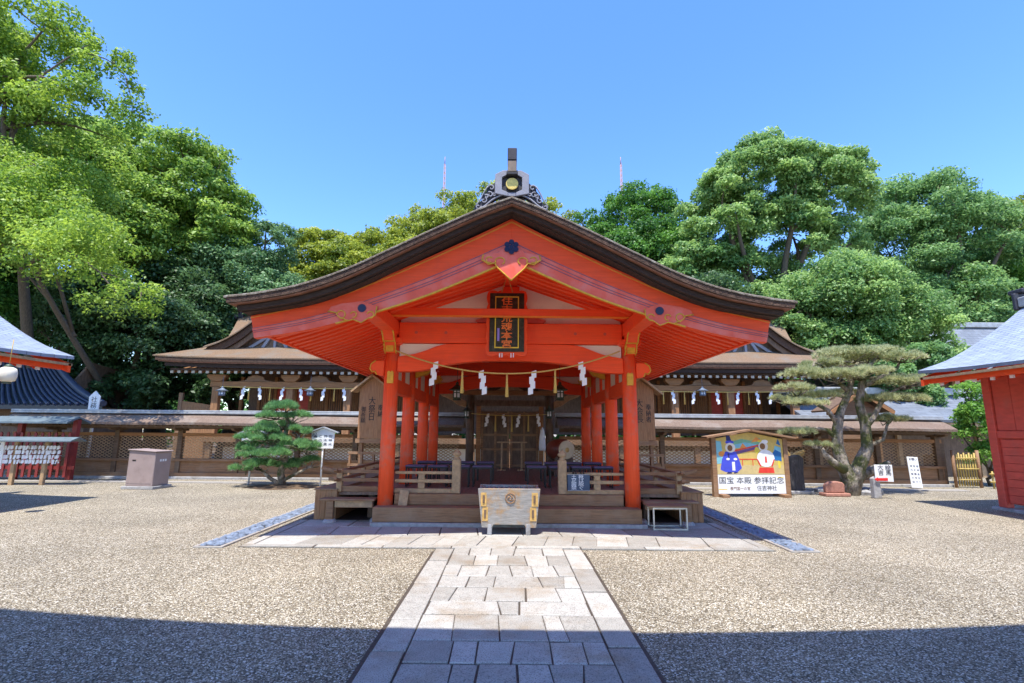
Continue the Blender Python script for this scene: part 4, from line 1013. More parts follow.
for sgn in (-1, 1):
    for k in range(len(edges) - 1):
        a, b = sorted((sgn*edges[k], sgn*edges[k + 1]))
        m = 'redwall' if k in (2, 3) else ('woodd' if k % 2 else 'wood')
        if k == 0: continue
        pn = MB().box(a + .05, b - .05, 22.84, 22.895, 1.7, 3.55).build('wall_panel', m, hd, bevel=.006)
        if m != 'redwall':
            sl = MB()
            for q in range(6): sl.box(a + .1 + q*(b - a - .2)/6, a + .14 + q*(b - a - .2)/6, 22.80, 22.838, 1.75, 3.5)
            sl.build('shutter_bars', 'woodv', pn)
    for e_ in edges: MB().box(sgn*e_ - .06, sgn*e_ + .06, 22.76, 22.9, 1.5, 3.9).build('wall_post', 'beamwood', hd)
MB().box(-12.3, 12.3, 20.7, 23.5, 1.1, 1.3).build('veranda', 'wood', hd)
MB().box(-11.8, 11.8, 21.6, 21.7, .0, .88).build('white_base', 'white', hd)
MB().box(-11.8, 11.8, 21.62, 21.7, .882, 1.09).build('base_boards', 'woodd', hd)
for x in np.arange(-12, 12.1, 1.5): MB().box(x - .1, x + .1, 20.8, 21.0, 0, 1.09).build('veranda_post', 'wood', hd)
for sgn in (-1, 1):
    a, b = sorted((sgn*11.5, sgn*11.6)); MB().box(a, b, 23.05, 29, 0, 4.3).build('side_wall', 'woodd', hd)
# ropes of the sanctuary
def hpx(p, Y=20.75): return at(p, 388, Y).x
for lab, A, B, st_, ts_ in (('straw rope with paper streamers along the left half of the sanctuary porch', -11.7, -4.2, [hpx(q) for q in (244, 261, 283, 302, 324, 345, 372)], [hpx(q) for q in (250, 271, 312, 335)]),
                            ('straw rope with paper streamers along the right half of the sanctuary porch', 4.2, 11.5, [hpx(q) for q in (650, 673, 693, 717, 737, 757, 770)], [hpx(q) for q in (663, 684, 727, 748)])):
    f = lambda xs: [(x - A)/(B - A) for x in xs if A < x < B]
    rope_thing(lab, (A, 20.72, 3.3), (B, 20.72, 3.3), .05, .02, f(st_), f(ts_), .12, .55, .5)
for px_, lab in ((310, 'blue grey bronze lantern hanging under the sanctuary eave above the small pine'), (222, 'blue grey bronze lantern hanging at the far left corner of the sanctuary eave'), (703, 'blue grey bronze lantern hanging under the right sanctuary eave')):
    p = at(px_, 397, 20.6); o = lantern('eave_lantern', lab, p.x, 20.6, p.z + .05, 1.0, 'bronzeb', .6, 'bronze lanterns under the sanctuary eave')
    o.scale = (1.0, 1.0, .72)
# tall board screen left of the sanctuary
p = at(197, 411, 21)
sc_ = empty('board_screen', (p.x, 21, 0), 'grey brown wooden board screen standing left of the sanctuary, above the fence', 'screen')
MB().box(-.75, -.6, -.06, .06, 0, 3.05).box(.6, .75, -.06, .06, 0, 2.8).build('post', 'wood', sc_, world=False)
MB().prism([(-.6, .3), (.6, .3), (.6, 2.55), (.2, 2.62), (-.6, 2.72)], 'y', -.03, .03).build('boards', 'woodv', sc_, world=False)

# ================================================================== NOTICE BOARDS
def kosatsu(label, x, y, rz, txt):
    o = empty('notice_placard', (x, y, 0), label, 'placard', rz=R(rz))
    MB().prism([(-.42, 1.4), (.42, 1.4), (.42, 2.72), (0, 3.0), (-.42, 2.72)], 'y', -.03, .03).build('board', 'woodv', o, world=False, bevel=.006)
    for sg in (-1, 1):
        MB().bar((sg*-.02, 0, 3.06), (sg*.62, 0, 2.62), .3, .05).build('roof_board', 'woodl', o, world=False)
        MB().box(sg*.34 - .045, sg*.34 + .045, .035, .11, 0, 2.5).build('post', 'wood', o, world=False)
    MB().box(-.46, .46, -.05, .03, 1.28, 1.39).build('bottom_rail', 'wood', o, world=False)
    text('lettering', txt[0], .17, 'ink', o, (.24, -.034, 2.1), depth=.002, line=.95)
    text('lettering', txt[1], .22, 'ink', o, (-.02, -.034, 2.15), depth=.002, line=.95)
    text('lettering', txt[2], .15, 'ink', o, (-.27, -.034, 2.0), depth=.002, line=.95)
    g_ = MB()
    for x_ in (-.5, -.15, .2, .5): g_.box(x_ - .03, x_ + .03, -.2, -.15, 0, 1.05)
    g_.box(-.55, .55, -.21, -.14, .7, .76).box(-.55, .55, -.21, -.14, 1.0, 1.06)
    g_.build('guard_rail', 'wood', o, world=False)
    return o
kosatsu('tall gabled brown notice placard behind the front left red pillar', -3.6, 13.6, -18, ('奉\n納', '大\n祭\n日', '御\n祈\n願'))
kosatsu('tall gabled brown notice placard behind the front right red pillar', 3.42, 13.6, 14, ('奉\n納\n者', '大\n会\n長', '高\n倉'))

def post_sign(label, px, pt, pb, py, y, rz):
    A = at(px, pb, y)
    o = empty('sign_post', (A.x, y, 0), label, 'sign', rz=R(rz))
    zt_ = at(px, pt, y).z; zl = zt_ - .5
    MB().tube([(0, .03, 0), (0, .03, zt_ - .1)], .025, n=8).build('pole', 'white', o, world=False)
    bd = MB().prism([(-.31, zl), (.31, zl), (.34, zt_ - .04), (0, zt_ + .08), (-.34, zt_ - .04)], 'y', -.02, .0).build('board', 'white', o, world=False, bevel=.004)
    for sg in (-1, 1): MB().bar((0, -.01, zt_ + .11), (sg*.44, -.01, zt_ - .05), .16, .03).build('board_cap', 'copper', o, world=False)
    text('lettering', '由 こ 神 御\n来 の 木 神\n記 松 黒 木', .085, 'blueink', o, (.0, -.023, zl + .23), depth=.001, line=1.35, sx=1.35)
    text('lettering', '松', .16, 'blueink', o, (-.25, -.023, zt_ - .13), depth=.001)
    return o
post_sign('white gabled sign on a white post right of the small round pine', 320, 431, 487, 0, 15.2, 0)
post_sign('white gabled sign on a white post half hidden behind the small pine', 248, 432, 487, 0, 15.7, -8)

# steel collection box
bn = empty('steel_bin', (-9.9, 14.5, 0), 'brownish grey steel cabinet standing alone on the gravel at left', 'cabinet', rz=R(-4))
MB().prism([(-.38, .08), (.38, .08), (.38, .97), (-.38, 1.02)], 'y', -.3, .3).build('body', 'binl', bn, world=False, bevel=.012)
MB().prism([(-.41, 1.025), (.41, .975), (.41, 1.0), (-.41, 1.05)], 'y', -.33, .33).build('lid', 'binl', bn, world=False, bevel=.006)
MB().box(-.45, .45, -.36, .36, 0, .078).build('plinth', 'stone', bn, world=False, bevel=.01)
MB().box(-.26, -.16, -.306, -.3005, .74, .77).build('slot', 'black', bn, world=False)
lb = MB()
for k in range(3): lb.box(.3805, .384, -.12 + k*.09, -.06 + k*.09, .72, .78)
lb.build('label', 'white', bn, world=False)
sy = MB().box(-.345, .345, -.3035, -.3005, .14, .145); sy.build('seam', 'ornd', bn, world=False)

# ------------------------------------------------------------------ picture board with face holes
A, B = at(717, 497, 13.6), at(789, 497, 13.75)
eb = empty('picture_board', ((A.x + B.x)/2, 13.68, 0), 'colourful picture board with two painted court figures and a white caption panel', 'picture board', rz=math.atan2(B.y - A.y, B.x - A.x))
W2 = (B - A).length/2 - .05
for sg in (-1, 1):
    MB().box(sg*(W2 + .06) - .06, sg*(W2 + .06) + .06, -.03, .09, 0, 1.5).build('post', 'wood', eb, world=False)
    MB().bar((sg*-.02, 0, 1.70), (sg*(W2 + .3), 0, 1.5), .34, .045).build('roof_board', 'wood', eb, world=False)
    MB().box(sg*(W2 - .1) - .09, sg*(W2 - .1) + .09, -.24, .3, 0, .07).build('foot_beam', 'wood', eb, world=False)
pa = MB().prism([(-W2, .56), (W2, .56), (W2, 1.47), (0, 1.64), (-W2, 1.47)], 'y', 0, .03).build('painted_panel', 'p_sky', eb, world=False)
cp = MB().box(-W2, W2, -.004, .03, .08, .555).build('caption_panel', 'white', eb, world=False)
def paint(m, polys, dz):
    for q in polys: MB().prism(q, 'y', -.003*dz - .002, -.003*dz).build('painted_shape', m, pa, world=False)
def ell(cx, cz, rx, rz_, n=18): return [(cx + rx*math.cos(2*math.pi*k/n), cz + rz_*math.sin(2*math.pi*k/n)) for k in range(n)]
k_ = W2/.9
paint('p_sand', [[(-W2, .57), (W2, .57), (W2, .8), (-W2, .8)]], .2)
paint('p_green', [[(-.45, 1.4), (-.2, 1.47), (.05, 1.42), (.3, 1.5), (.3, 1.3), (-.45, 1.3)]], .3)
paint('p_teal', [[(-W2 + .01, .82), (-W2 + .2, .85), (-W2 + .15, 1.4), (-W2 + .01, 1.42)], [(-.5, 1.3), (-.1, 1.38), (.2, 1.33), (.2, 1.27), (-.5, 1.22)], [(.62, 1.0), (.84, 1.0), (.86, 1.25), (.7, 1.3)]], .4)
paint('p_orange', [[(-.42, 1.22), (-.28, 1.2), (-.18, 1.36), (-.06, 1.23), (.1, 1.27), (.24, 1.3), (.24, 1.16), (-.42, 1.1)], ell(-.76, 1.08, .09, .07), [(.05, 1.38), (.2, 1.52), (.36, 1.42)]], .5)
paint('p_purple', [[(-.4, 1.14), (.25, 1.29), (.25, 1.22), (-.4, 1.06)]], .6)
paint('p_red', [[(-.4, 1.18), (.25, 1.325), (.25, 1.295), (-.4, 1.145)], [(-.32, .96), (.2, .96), (.2, .935), (-.32, .935)], [(-.22, .78), (-.2, .78), (-.2, .93), (-.22, .93)], [(.06, .78), (.08, .78), (.08, .93), (.06, .93)]], .7)
paint('p_deepblue', [[(.5, .95), (.86, .9), (.86, 1.12), (.7, 1.2)], [(.74, 1.35), (.86, 1.3), (.8, 1.48)]], .55)
paint('p_yellow', [[(.76, .72), (.82, .72), (.82, .9), (.76, .92)], ell(.2, 1.18, .06, .08), ell(.33, 1.41, .1, .03)], .75)
paint('p_blue', [[(-.82, .68), (-.68, .62), (-.36, .62), (-.24, .72), (-.3, .95), (-.38, 1.14), (-.66, 1.14), (-.76, .95)], ell(-.53, 1.38, .115, .05)], .9)
paint('p_navy', [[(-.62, 1.42), (-.48, 1.42), (-.5, 1.47), (-.52, 1.55), (-.62, 1.56)], [(-.66, .58), (-.52, .58), (-.52, .62), (-.62, .63)], [(-.46, .58), (-.34, .6), (-.4, .63), (-.46, .62)], [(-.6, .97), (-.56, .97), (-.56, 1.1), (-.6, 1.1)]], 1.0)
paint('p_face', [ell(-.52, 1.24, .14, .125), ell(.38, 1.28, .13, .13)], 1.1)
paint('p_white', [ell(.43, .97, .24, .22), [(-.5, .66), (-.42, .66), (-.42, .88), (-.5, .88)], ell(-.6, .95, .05, .03), ell(-.4, .95, .05, .03), ell(.43, 1.4, .09, .05)], 1.2)
paint('p_red', [[(.2, .6), (.64, .6), (.62, .74), (.24, .74)], [(.4, .86), (.46, .86), (.45, 1.02), (.41, 1.02)], [(.18, .95), (.21, .95), (.3, .77), (.26, .76)], [(.67, .95), (.64, .95), (.56, .77), (.6, .76)]], 1.3)
paint('p_brown', [ell(-.53, 1.23, .07, .08), ell(.36, 1.28, .075, .08)], 1.4)
text('caption', '国宝 本殿 参拝記念', .185, 'ink', cp, (0, -.006, .40), depth=.001, sx=1.1*k_)
text('caption', '長門国一の宮', .095, 'p_brown', cp, (-.32, -.006, .2), depth=.001, sx=.95*k_)
text('caption', '住吉神社', .135, 'ink', cp, (.4, -.006, .21), depth=.001, sx=1.0*k_)
paint_y = MB().box(-W2 + .02, -W2 + .25, -.0065, -.0045, .18, .2).box(W2 - .2, W2 - .04, -.0065, -.0045, .48, .5); paint_y.build('gold_mist', 'yellow', cp, world=False)

# dark slate monument beside it
sm = empty('slate_monument', (7.83, 14.5, 0), 'dark upright slate monument right of the picture board', 'monument', rz=R(6))
MB().prism([(-.27, .09), (.27, .09), (.25, .5), (.28, .95), (.16, 1.04), (-.1, 1.0), (-.27, 1.03), (-.25, .5)], 'y', -.09, .09).build('slab', 'darkstone', sm, world=False, bevel=.02)
MB().box(-.4, .42, -.22, .24, 0, .088).build('base', 'stone', sm, world=False, bevel=.02)
# cut wood pieces piled behind the monument
rg = random.Random(4)
wr = empty('root_carving', (8.15, 15.2, 0), 'gnarled orange brown root wood on a stump behind the slate monument', 'root wood')
mb = MB()
for k in range(10):
    a = rg.uniform(0, 6.28); q = [(-.0, 0, .85), (.2*math.cos(a), .12*math.sin(a), .95 + rg.uniform(0, .1)), (.38*math.cos(a + .3), .2*math.sin(a), 1.0 + rg.uniform(-.12, .2))]
    mb.tube(q, [.1, .08, .04], n=7)
mb.build('root', 'woodo', wr, world=False)
MB().lathe([(.2, 0), (.16, .3), (.15, .85), (.02, .92)], (0, 0, 0), n=12).build('stump', 'bark', wr, world=False)

# pinkish stone marker
ps = empty('pink_stone_marker', (8.6, 14.0, 0), 'low pinkish stone marker with rounded top before the big pine', 'stone marker')
MB().prism([(-.25, .09), (.25, .09), (.26, .3), (.2, .36), (.05, .385), (-.14, .37), (-.25, .29)], 'y', -.08, .08).build('stone', 'pinkstone', ps, world=False, bevel=.025)
MB().box(-.32, .34, -.17, .17, 0, .088).build('base', 'pinkstone', ps, world=False, bevel=.02)
# signboard with a red arrow and the stone post carrying it
so_ = empty('stone_post', (9.43, 13.6, 0), 'short grey stone post carrying the red arrow sign', 'post')
MB().prism([(-.09, 0), (.1, 0), (.085, .45), (.03, .55), (-.08, .5)], 'y', -.08, .08).build('post', 'stone', so_, world=False, bevel=.015)
sg_ = empty('arrow_sign', (9.52, 13.48, .32), 'white sign with black characters above a red arrow beside the pine', 'sign', rz=R(-4))
MB().box(-.16, .36, .0, .02, .12, .62).build('board', 'white', sg_, world=False, bevel=.003)
text('lettering', '大 絵\n吉 馬', .17, 'ink', sg_, (.12, -.004, .45), depth=.001, line=.9)
sg_.scale = (.85, .85, .85)
ay = MB().prism([(-.2, .19), (-.1, .13), (-.1, .155), (.18, .15), (.18, .235), (-.1, .225), (-.1, .25)], 'y', -.02, -.002); ay.build('red_arrow', 'redsign', sg_, world=False)
# leaning white board against the fence
wb = empty('white_board', (12.42, 16.05, 0), 'tall narrow white board with small vertical writing leaning by the fence', 'board', rz=R(-3))
wb.rotation_euler = (R(-8), R(2.5), R(-3)); wb.scale = (.85, 1, .95)
MB().box(-.19, .19, 0, .035, .02, 1.0).build('panel', 'white', wb, world=False, bevel=.01)
MB().box(-.15, .15, -.006, -.001, .06, .84).build('text_sheet', 'paper', wb, world=False)
text('lettering', '境 御 参\n内 祈 拝\n案 願 者\n内 受 各\n図 付 位', .085, 'blueink', wb, (0, -.008, .45), depth=.001, line=1.45)
text('heading', 'お願い', .1, 'blueink', wb, (0, -.004, .92), depth=.001)

# ================================================================== SIDE BUILDINGS
def roof_uv(axis_len, vscale=1.0):
    return None
def side_hall(sgn, label, wallX, eaveX, ridgeX, y0, y1, wy0, wy1, ez, rz_, curved=True, open_side=False, key='roofblue'):
    o = empty('side_hall', (sgn*ridgeX, (wy0 + wy1)/2, 0), label, 'shrine building')
    run = ridgeX - eaveX
    pr_ = spline([(0, ez), (run*.3, ez + (rz_ - ez)*.2), (run*.65, ez + (rz_ - ez)*.56), (run, rz_)], 12)
    for s2 in (1, -1):
        rows = []
        for d, z in pr_:
            x = sgn*(ridgeX - s2*(run - d))
            ys = np.linspace(y0, y1, 12); rows.append([(x, yy, z + (.0 + .1*((yy - y0)/(y1 - y0))**6)*(1 - d/run)) for yy in ys])
        lens = [0]
        r_ = MB().sheet(rows, .07).build('roof_slope', key, o, uvf=lambda c: (c.y, (ridgeX*sgn - c.x)*s2*1.16))
        # fascia and red eave board under the edge
        x = sgn*(ridgeX - s2*run)
        a, b = sorted((x, x + sgn*s2*.05)); MB().box(a, b, y0 + .02, y1 - .02, ez - .125, ez - .072).build('gutter_board', 'ochre' if False else 'woodl', o)
        a, b = sorted((x + sgn*s2*.12, x + sgn*s2*.2)); MB().box(a, b, y0 + .1, y1 - .12, ez - .22, ez - .10).build('eave_board', 'red', o)
        rt = MB(); yy = y0 + .3
        while yy < y1 - .3:
            rt.bar((x + sgn*s2*.26, yy, ez - .22), (x + sgn*s2*(run*.75), yy, ez + (rz_ - ez)*.42), .07, .08)
            MB().box(min(x + sgn*s2*.21, x + sgn*s2*.245), max(x + sgn*s2*.21, x + sgn*s2*.245), yy - .04, yy + .04, ez - .28, ez - .19).build('rafter_end', 'white', o); yy += .42
        rt.build('rafters', 'red', o)
    # gable bargeboards on both ends
    for yb in (y0 + .04, y1 - .12):
        A = [(sgn*(ridgeX - run + d), z - .075) for d, z in pr_] + [(sgn*(ridgeX + run - d), z - .075) for d, z in pr_[::-1][1:]]
        MB().strip(A, [(x, z - .2) for x, z in A], 'y', yb, yb + .07).build('bargeboard', 'red', o)
    MB().box(min(sgn*(ridgeX - .16), sgn*(ridgeX + .16)), max(sgn*(ridgeX - .16), sgn*(ridgeX + .16)), y0 - .02, y1 + .02, rz_ - .04, rz_ + .2).build('ridge', 'copper', o, bevel=.02)
    MB().box(sgn*ridgeX - .2, sgn*ridgeX + .2, y1 + .021, y1 + .12, rz_ - .1, rz_ + .32).box(sgn*ridgeX - .1, sgn*ridgeX + .1, y1 - .1, y1 + .3, rz_ + .325, rz_ + .43).build('ridge_end_tile', 'ornd', o, bevel=.02)
    return o
rh = side_hall(1, 'red board walled side hall with blue grey shingle roof at the right edge', 10.89, 9.75, 12.6, 3.5, 12.15, 4, 11.7, 3.02, 4.75)
wl = MB(); 
wl.box(10.92, 11.0, 4, 11.66, .15, 2.95)
wl.box(10.95, 14.2, 11.6, 11.66, .15, 2.95).build('wall', 'redwall', rh)
yy = 11.55
while yy > 4.2:
    a = yy - .42
    MB().box(10.885, 10.918, a, yy - .012, 1.72, 2.9).build('wall_board', 'redwall', rh, bevel=.004); yy -= .42
z = .17
while z < 1.5:
    MB().box(10.885, 10.918, 4.1, 11.5, z, z + .165).build('lower_board', 'redwall', rh, bevel=.006); z += .17
MB().box(10.86, 10.92, 4.0, 11.56, 1.55, 1.71).build('middle_rail', 'redwall', rh, bevel=.008)
MB().box(10.84, 11.02, 11.56, 11.75, .06, 3.02).build('corner_post', 'redwall', rh, bevel=.012)
MB().prism([(11.0, 2.95), (14.2, 2.95), (12.6, 4.5)], 'y', 11.6, 11.66).build('gable_wall', 'redwall', rh)
MB().box(10.75, 14.4, 3.9, 11.85, -.02, .058).build('base_stones', 'stone', rh, bevel=.02)
MB().box(10.8, 10.93, 3.9, 11.55, 2.91, 3.04).build('wall_plate', 'red', rh)

lh = side_hall(-1, 'open red pillared side hall with blue grey shingle roof at the left edge', 11, 9.9, 12.8, 3.5, 11.55, 4, 11, 3.1, 4.9)
for yy in (10.4, 8.2, 6.0, 4.0):
    for x in (-11.05, -14.4): MB().box(x - .1, x + .1, yy - .1, yy + .1, .06, 3.0).build('pillar', 'red', lh, bevel=.01)
MB().box(-11.12, -10.98, 3.8, 10.8, 2.6, 2.8).build('tie_beam', 'red', lh)
MB().box(-11.12, -10.98, 3.8, 10.8, 2.9, 3.08).build('wall_plate', 'red', lh)
MB().box(-14.4, -14.3, 3.8, 10.6, .06, 3.0).build('back_wall', 'redwall', lh)
MB().box(-14.6, -10.8, 3.8, 10.7, -.02, .058).build('base_stones', 'stone', lh, bevel=.02)
p = at(8, 380, 9.6)
p.z += .1
pl2 = empty('paper_lantern', p, 'cream round lantern hanging under the left hall eave', 'lantern')
MB().lathe([(.09, -.2), (.17, -.16), (.2, -.05), (.2, .05), (.17, .16), (.09, .2)], (0, 0, 0), n=18).build('shade', 'plaster', pl2, world=False)
MB().lathe([(.1, -.24), (.1, -.2)], (0, 0, 0), n=14).lathe([(.1, .2), (.1, .24), (.03, .28)], (0, 0, 0), n=14).build('ring', 'bronze', pl2, world=False)
MB().tube([(0, 0, .26), (0, 0, .95)], .01, n=5).build('cord', 'straw', pl2, world=False)
pl2.scale = (.7, .7, .7)

# dark tiled roof building behind the left fence
tl = empty('tiled_hall', (-18.6, 20.8, 0), 'low building with dark blue tiled hip roof behind the left fence', 'shrine building')
cv = spline([(0, 2.42), (1.5, 2.88), (3.04, 3.65), (4.3, 4.5)], 10)
n = 12
rows = []
for d, z in cv: rows.append([(-14.9 - d - t*(9 - d), 18.9 + d*.55, z) for t in np.linspace(0, 1, n)])
MB().sheet(rows, .16).build('roof_front', 'tile', tl, uvf=lambda c: (c.x, (c.y - 18.9)*2.1))
tr = MB()
for t in np.linspace(0, 1, 34): tr.tube([(-14.95 - d - t*(9 - d), 18.88 + d*.55, z + .02) for d, z in cv], .055, n=6)
tr.build('tile_rows', 'tileblue', tl)
MB().prism([(18.95 + d*.55, z - .2) for d, z in cv] + [(23.5, 4.1), (23.5, 2.2)], 'x', -17.6, -17.5).build('side_wall', 'woodd', tl)
MB().tube([(-14.85 - d, 18.88 + d*.55, z + .07) for d, z in cv], .11, n=8).build('hip_ridge', 'tileblue', tl)
MB().box(-24, -16.2, 19.8, 23, 0, 2.4).build('wall', 'woodd', tl)
# tall white sign boards standing behind the fence
def tall_sign(px, py_top, y, txt, label, h=None):
    p = at(px, py_top, y); o = empty('tall_sign', (p.x, y, 0), label, 'sign')
    MB().prism([(-.17, p.z - .75), (.17, p.z - .75), (.19, p.z - .2), (0, p.z), (-.19, p.z - .2)], 'y', -.02, .02).build('board', 'white', o, world=False)
    MB().box(-.04, .04, .021, .08, 0, p.z - .2).build('post', 'white', o, world=False)
    text('lettering', txt, .22, 'ink', o, (0, -.022, p.z - .42), depth=.001, line=.95)
tall_sign(97, 391, 18.0, '社\n務', 'white pointed sign with two black characters showing above the left fence roof')

# ------------------------------------------------------------------ fortune paper rack and red picket fence on the left
rk = empty('fortune_paper_rack', (-13.7, 15.0, 0), 'wooden rack hung with rows of white fortune papers under a small sheet roof', 'rack', rz=R(6))
for x in (-1.4, -.35, .45): MB().box(x - .05, x + .05, -.05, .05, 0, 1.25).build('post', 'woodl', rk, world=False, bevel=.006)
MB().sheet([[(-1.9, -.32, 1.24), (1.25, -.32, 1.24)], [(-1.9, 0, 1.34), (1.25, 0, 1.34)], [(-1.9, .32, 1.24), (1.25, .32, 1.24)]], .035).build('roof', 'patina', rk, world=False)
wz = (1.08, .95, .82, .69)
wr_ = MB()
for z in wz: wr_.tube([(-1.6, -.06, z), (.9, -.06, z)], .006, n=5)
wr_.build('wire', 'steel', rk, world=False)
rg = random.Random(9); pp = []
for v in range(5):
    mb = MB(); w_ = rg.uniform(.025, .04); L = rg.uniform(.08, .12); t = rg.uniform(-.4, .4)
    mb.add([(-w_, -.012, .015), (w_, -.02, .02), (w_ + t*L, -.03, -L), (-w_ + t*L, -.02, -L*1.1), (-w_, .012, .0), (w_, .015, .0), (w_*.6 - t*L, .03, -L*.8), (-w_*.7 - t*L, .02, -L*.9)],
           [(0, 1, 2, 3), (4, 5, 6, 7), (0, 1, 5, 4)])
    mb.lathe([(.0, -.018), (.022, -.008), (.022, .008), (0, .018)], (0, -.005, .008), n=6)
    pp.append(mb)
protos = []
cnt = 0
for z in wz:
    x = -1.5
    while x < .88 and cnt < 96:
        v = cnt % 5
        if cnt < 5: o = pp[v].build('fortune_paper', 'paper', rk, world=False); protos.append(o)
        else: o = protos[v].copy(); COL.objects.link(o); o.parent = rk
        o.location = (x + rg.uniform(-.02, .02), -.06, z - .005); o.rotation_euler = (0, 0, rg.uniform(-.3, .3)); x += .1; cnt += 1
ss = empty('rack_sign', (-14.45, 14.82, .45), 'white board with vertical black writing leaning on the fortune paper rack', 'sign', rz=R(8))
MB().box(-.16, .16, -.015, .015, 0, .85).build('board', 'white', ss, world=False)
text('lettering', 'お\nみ\nく\nじ', .19, 'ink', ss, (0, -.017, .43), depth=.001, line=.95)
pf = empty('red_picket_fence', (-14.6, 16.1, 0), 'dark red picket fence behind the fortune paper rack', 'fence')
mb = MB(); 
for k in range(17):
    x = -16.9 + k*.21; MB().prism([(x - .04, .12), (x + .04, .12), (x + .04, 1.42), (x, 1.47), (x - .04, 1.42)], 'y', 16.07, 16.1).build('picket', 'redpicket', pf)
MB().box(-17, -13.3, 16.11, 16.16, .35, .45).box(-17, -13.3, 16.11, 16.16, 1.15, 1.25).build('rail', 'redpicket', pf)
for x in (-16.9, -15.2, -13.5): MB().box(x - .07, x + .07, 16.17, 16.31, 0, 1.85).build('post', 'redpicket', pf)
MB().sheet([[(-17.2, 15.75, 1.78), (-13.4, 15.75, 1.78)], [(-17.2, 16.2, 1.95), (-13.4, 16.2, 1.95)], [(-17.2, 16.65, 1.78), (-13.4, 16.65, 1.78)]], .05).build('roof', 'patina', pf)

# grey roofed buildings behind on the right
def back_hall(label, x0, x1, yf, ez, yr, rz_, wallm, gable=False):
    o = empty('back_hall', ((x0 + x1)/2, (yf + yr)/2, 0), label, 'shrine building')
    cv = spline([(yf, ez), (yf + (yr - yf)*.5, ez + (rz_ - ez)*.44), (yr, rz_)], 8)
    rows = [[(x, y, z) for x in np.linspace(x0, x1, 8)] for y, z in cv] + [[(x, 2*yr - y, z) for x in np.linspace(x0, x1, 8)] for y, z in cv[::-1][1:]]
    MB().sheet(rows, .1).build('roof', 'roofgrey', o, uvf=lambda c: (c.x, (c.y - yf)*1.15))
    MB().box(x0 - .05, x1 + .05, yr - .2, yr + .2, rz_ - .03, rz_ + .28).build('ridge', 'copper', o, bevel=.03)
    MB().box(x0 + .05, x1 - .05, yf + .05, yf + .13, ez - .26, ez - .11).build('eave_board', 'woodl', o)
    MB().box(x0 + .6, x1 - .6, yf + .8, 2*yr - yf - .8, 0, ez - .05).build('wall', wallm, o)
    for k in range(int((x1 - x0)/1.6)):
        x = x0 + .8 + k*1.6; MB().box(x - .08, x + .08, yf + .65, yf + .79, 0, ez - .06).build('post', 'woodl', o)
    return o
back_hall('long low hall with grey sheet roof behind the right fence', 11.5, 23, 20.0, 2.2, 22.3, 3.35, 'woodd')
o = back_hall('taller hall with grey roof showing behind the red side hall', 19.2, 33, 26, 4.6, 30, 8.0, 'woodd')
gb = empty('small_gable_roof', (12.35, 18.6, 0), 'small brown wooden gable rising behind the fence beside the big pine', 'roof')
for sg in (-1, 1): MB().bar((12.35, 18.6, 3.15), (12.35 + sg*1.15, 18.6, 2.42), 1.1, .07).build('roof_slope', 'woodd', gb)
for sg in (-1, 1): MB().bar((12.35, 18.02, 3.08), (12.35 + sg*1.1, 18.02, 2.36), .05, .12).build('bargeboard', 'beamwood', gb)
MB().prism([(11.6, 0), (13.1, 0), (13.1, 2.5), (12.35, 3.0), (11.6, 2.5)], 'y', 18.3, 18.9).build('wall', 'wood', gb)

# bamboo gate
bgx = at(957, 487, 16.55).x; bgx1 = at(986, 489, 16.3).x
bg2 = empty('bamboo_gate', ((bgx + bgx1)/2, 16.45, 0), 'yellow bamboo gate with upright culms beside the right fence end', 'gate')
wd = bgx1 - bgx
for k in range(8):
    x = bgx + .05 + k*(wd - .1)/7; MB().tube([(x, 16.45, .05), (x, 16.45, 1.02 + .05*(k % 2))], .022, n=7).build('culm', 'bamboo', bg2)
for z in (.25, .58, .9): MB().tube([(bgx, 16.4, z), (bgx1, 16.4, z)], .022, n=7).build('cross_bar', 'bamboo', bg2)
for x in (bgx - .06, bgx1 + .05): MB().tube([(x, 16.45, 0), (x, 16.45, 1.15)], .045, n=8).build('post', 'wood', bg2)
bf = empty('bamboo_fence', (bgx1 + .9, 16.2, 0), 'low bamboo rail fence right of the bamboo gate', 'fence')
for z in (.2, .44): MB().tube([(bgx1 + .12, 16.2, z), (bgx1 + 2.2, 16.1, z)], .025, n=7).build('rail', 'bamboo', bf)
for k in range(6): MB().tube([(bgx1 + .25 + k*.36, 16.24, 0), (bgx1 + .25 + k*.36, 16.24, .52)], .025, n=7).build('culm', 'bamboo', bf)
gp = empty('weathered_gate_post', (at(943, 470, 16.9).x, 16.9, 0), 'thick dark weathered post between the fence end and the bamboo gate', 'post')
MB().box(-.1, .1, -.1, .1, 0, 1.95).build('post', 'fencewood', gp, world=False, bevel=.012)
MB().box(-.55, -.1, -.02, .02, .1, 1.0).build('board', 'wood', gp, world=False)

# entrance gate behind the photographer: it throws the shade over the foreground
eg = empty('entrance_gate', (0, -1.5, 0), 'wide entrance gate roof behind the viewpoint', 'gate')
rows = []
for yy, zz in ((2.5, 6.3), (1.2, 6.75), (-.2, 7.5), (-1.6, 8.5), (-3, 7.5), (-4.4, 6.75), (-5.7, 6.3)):
    rows.append([(x, yy, zz + 1.15*(abs(x)/4.6)**2.0*(1 if abs(yy + 1.6) > 2 else .6)) for x in np.linspace(-9.2, 9.2, 25)])
MB().sheet(rows, .22).build('roof', 'bark_roof', eg)
for x in (-4.2, -1.9, 1.9, 4.2):
    for yy in (-3, -.6): MB().lathe([(.2, 0), (.19, 6.6)], (x, yy, 0), n=16).build('pillar', 'red', eg)
MB().box(-4.4, 4.4, -.75, -.45, 4.6, 5.0).build('tie_beam', 'redbeam', eg)

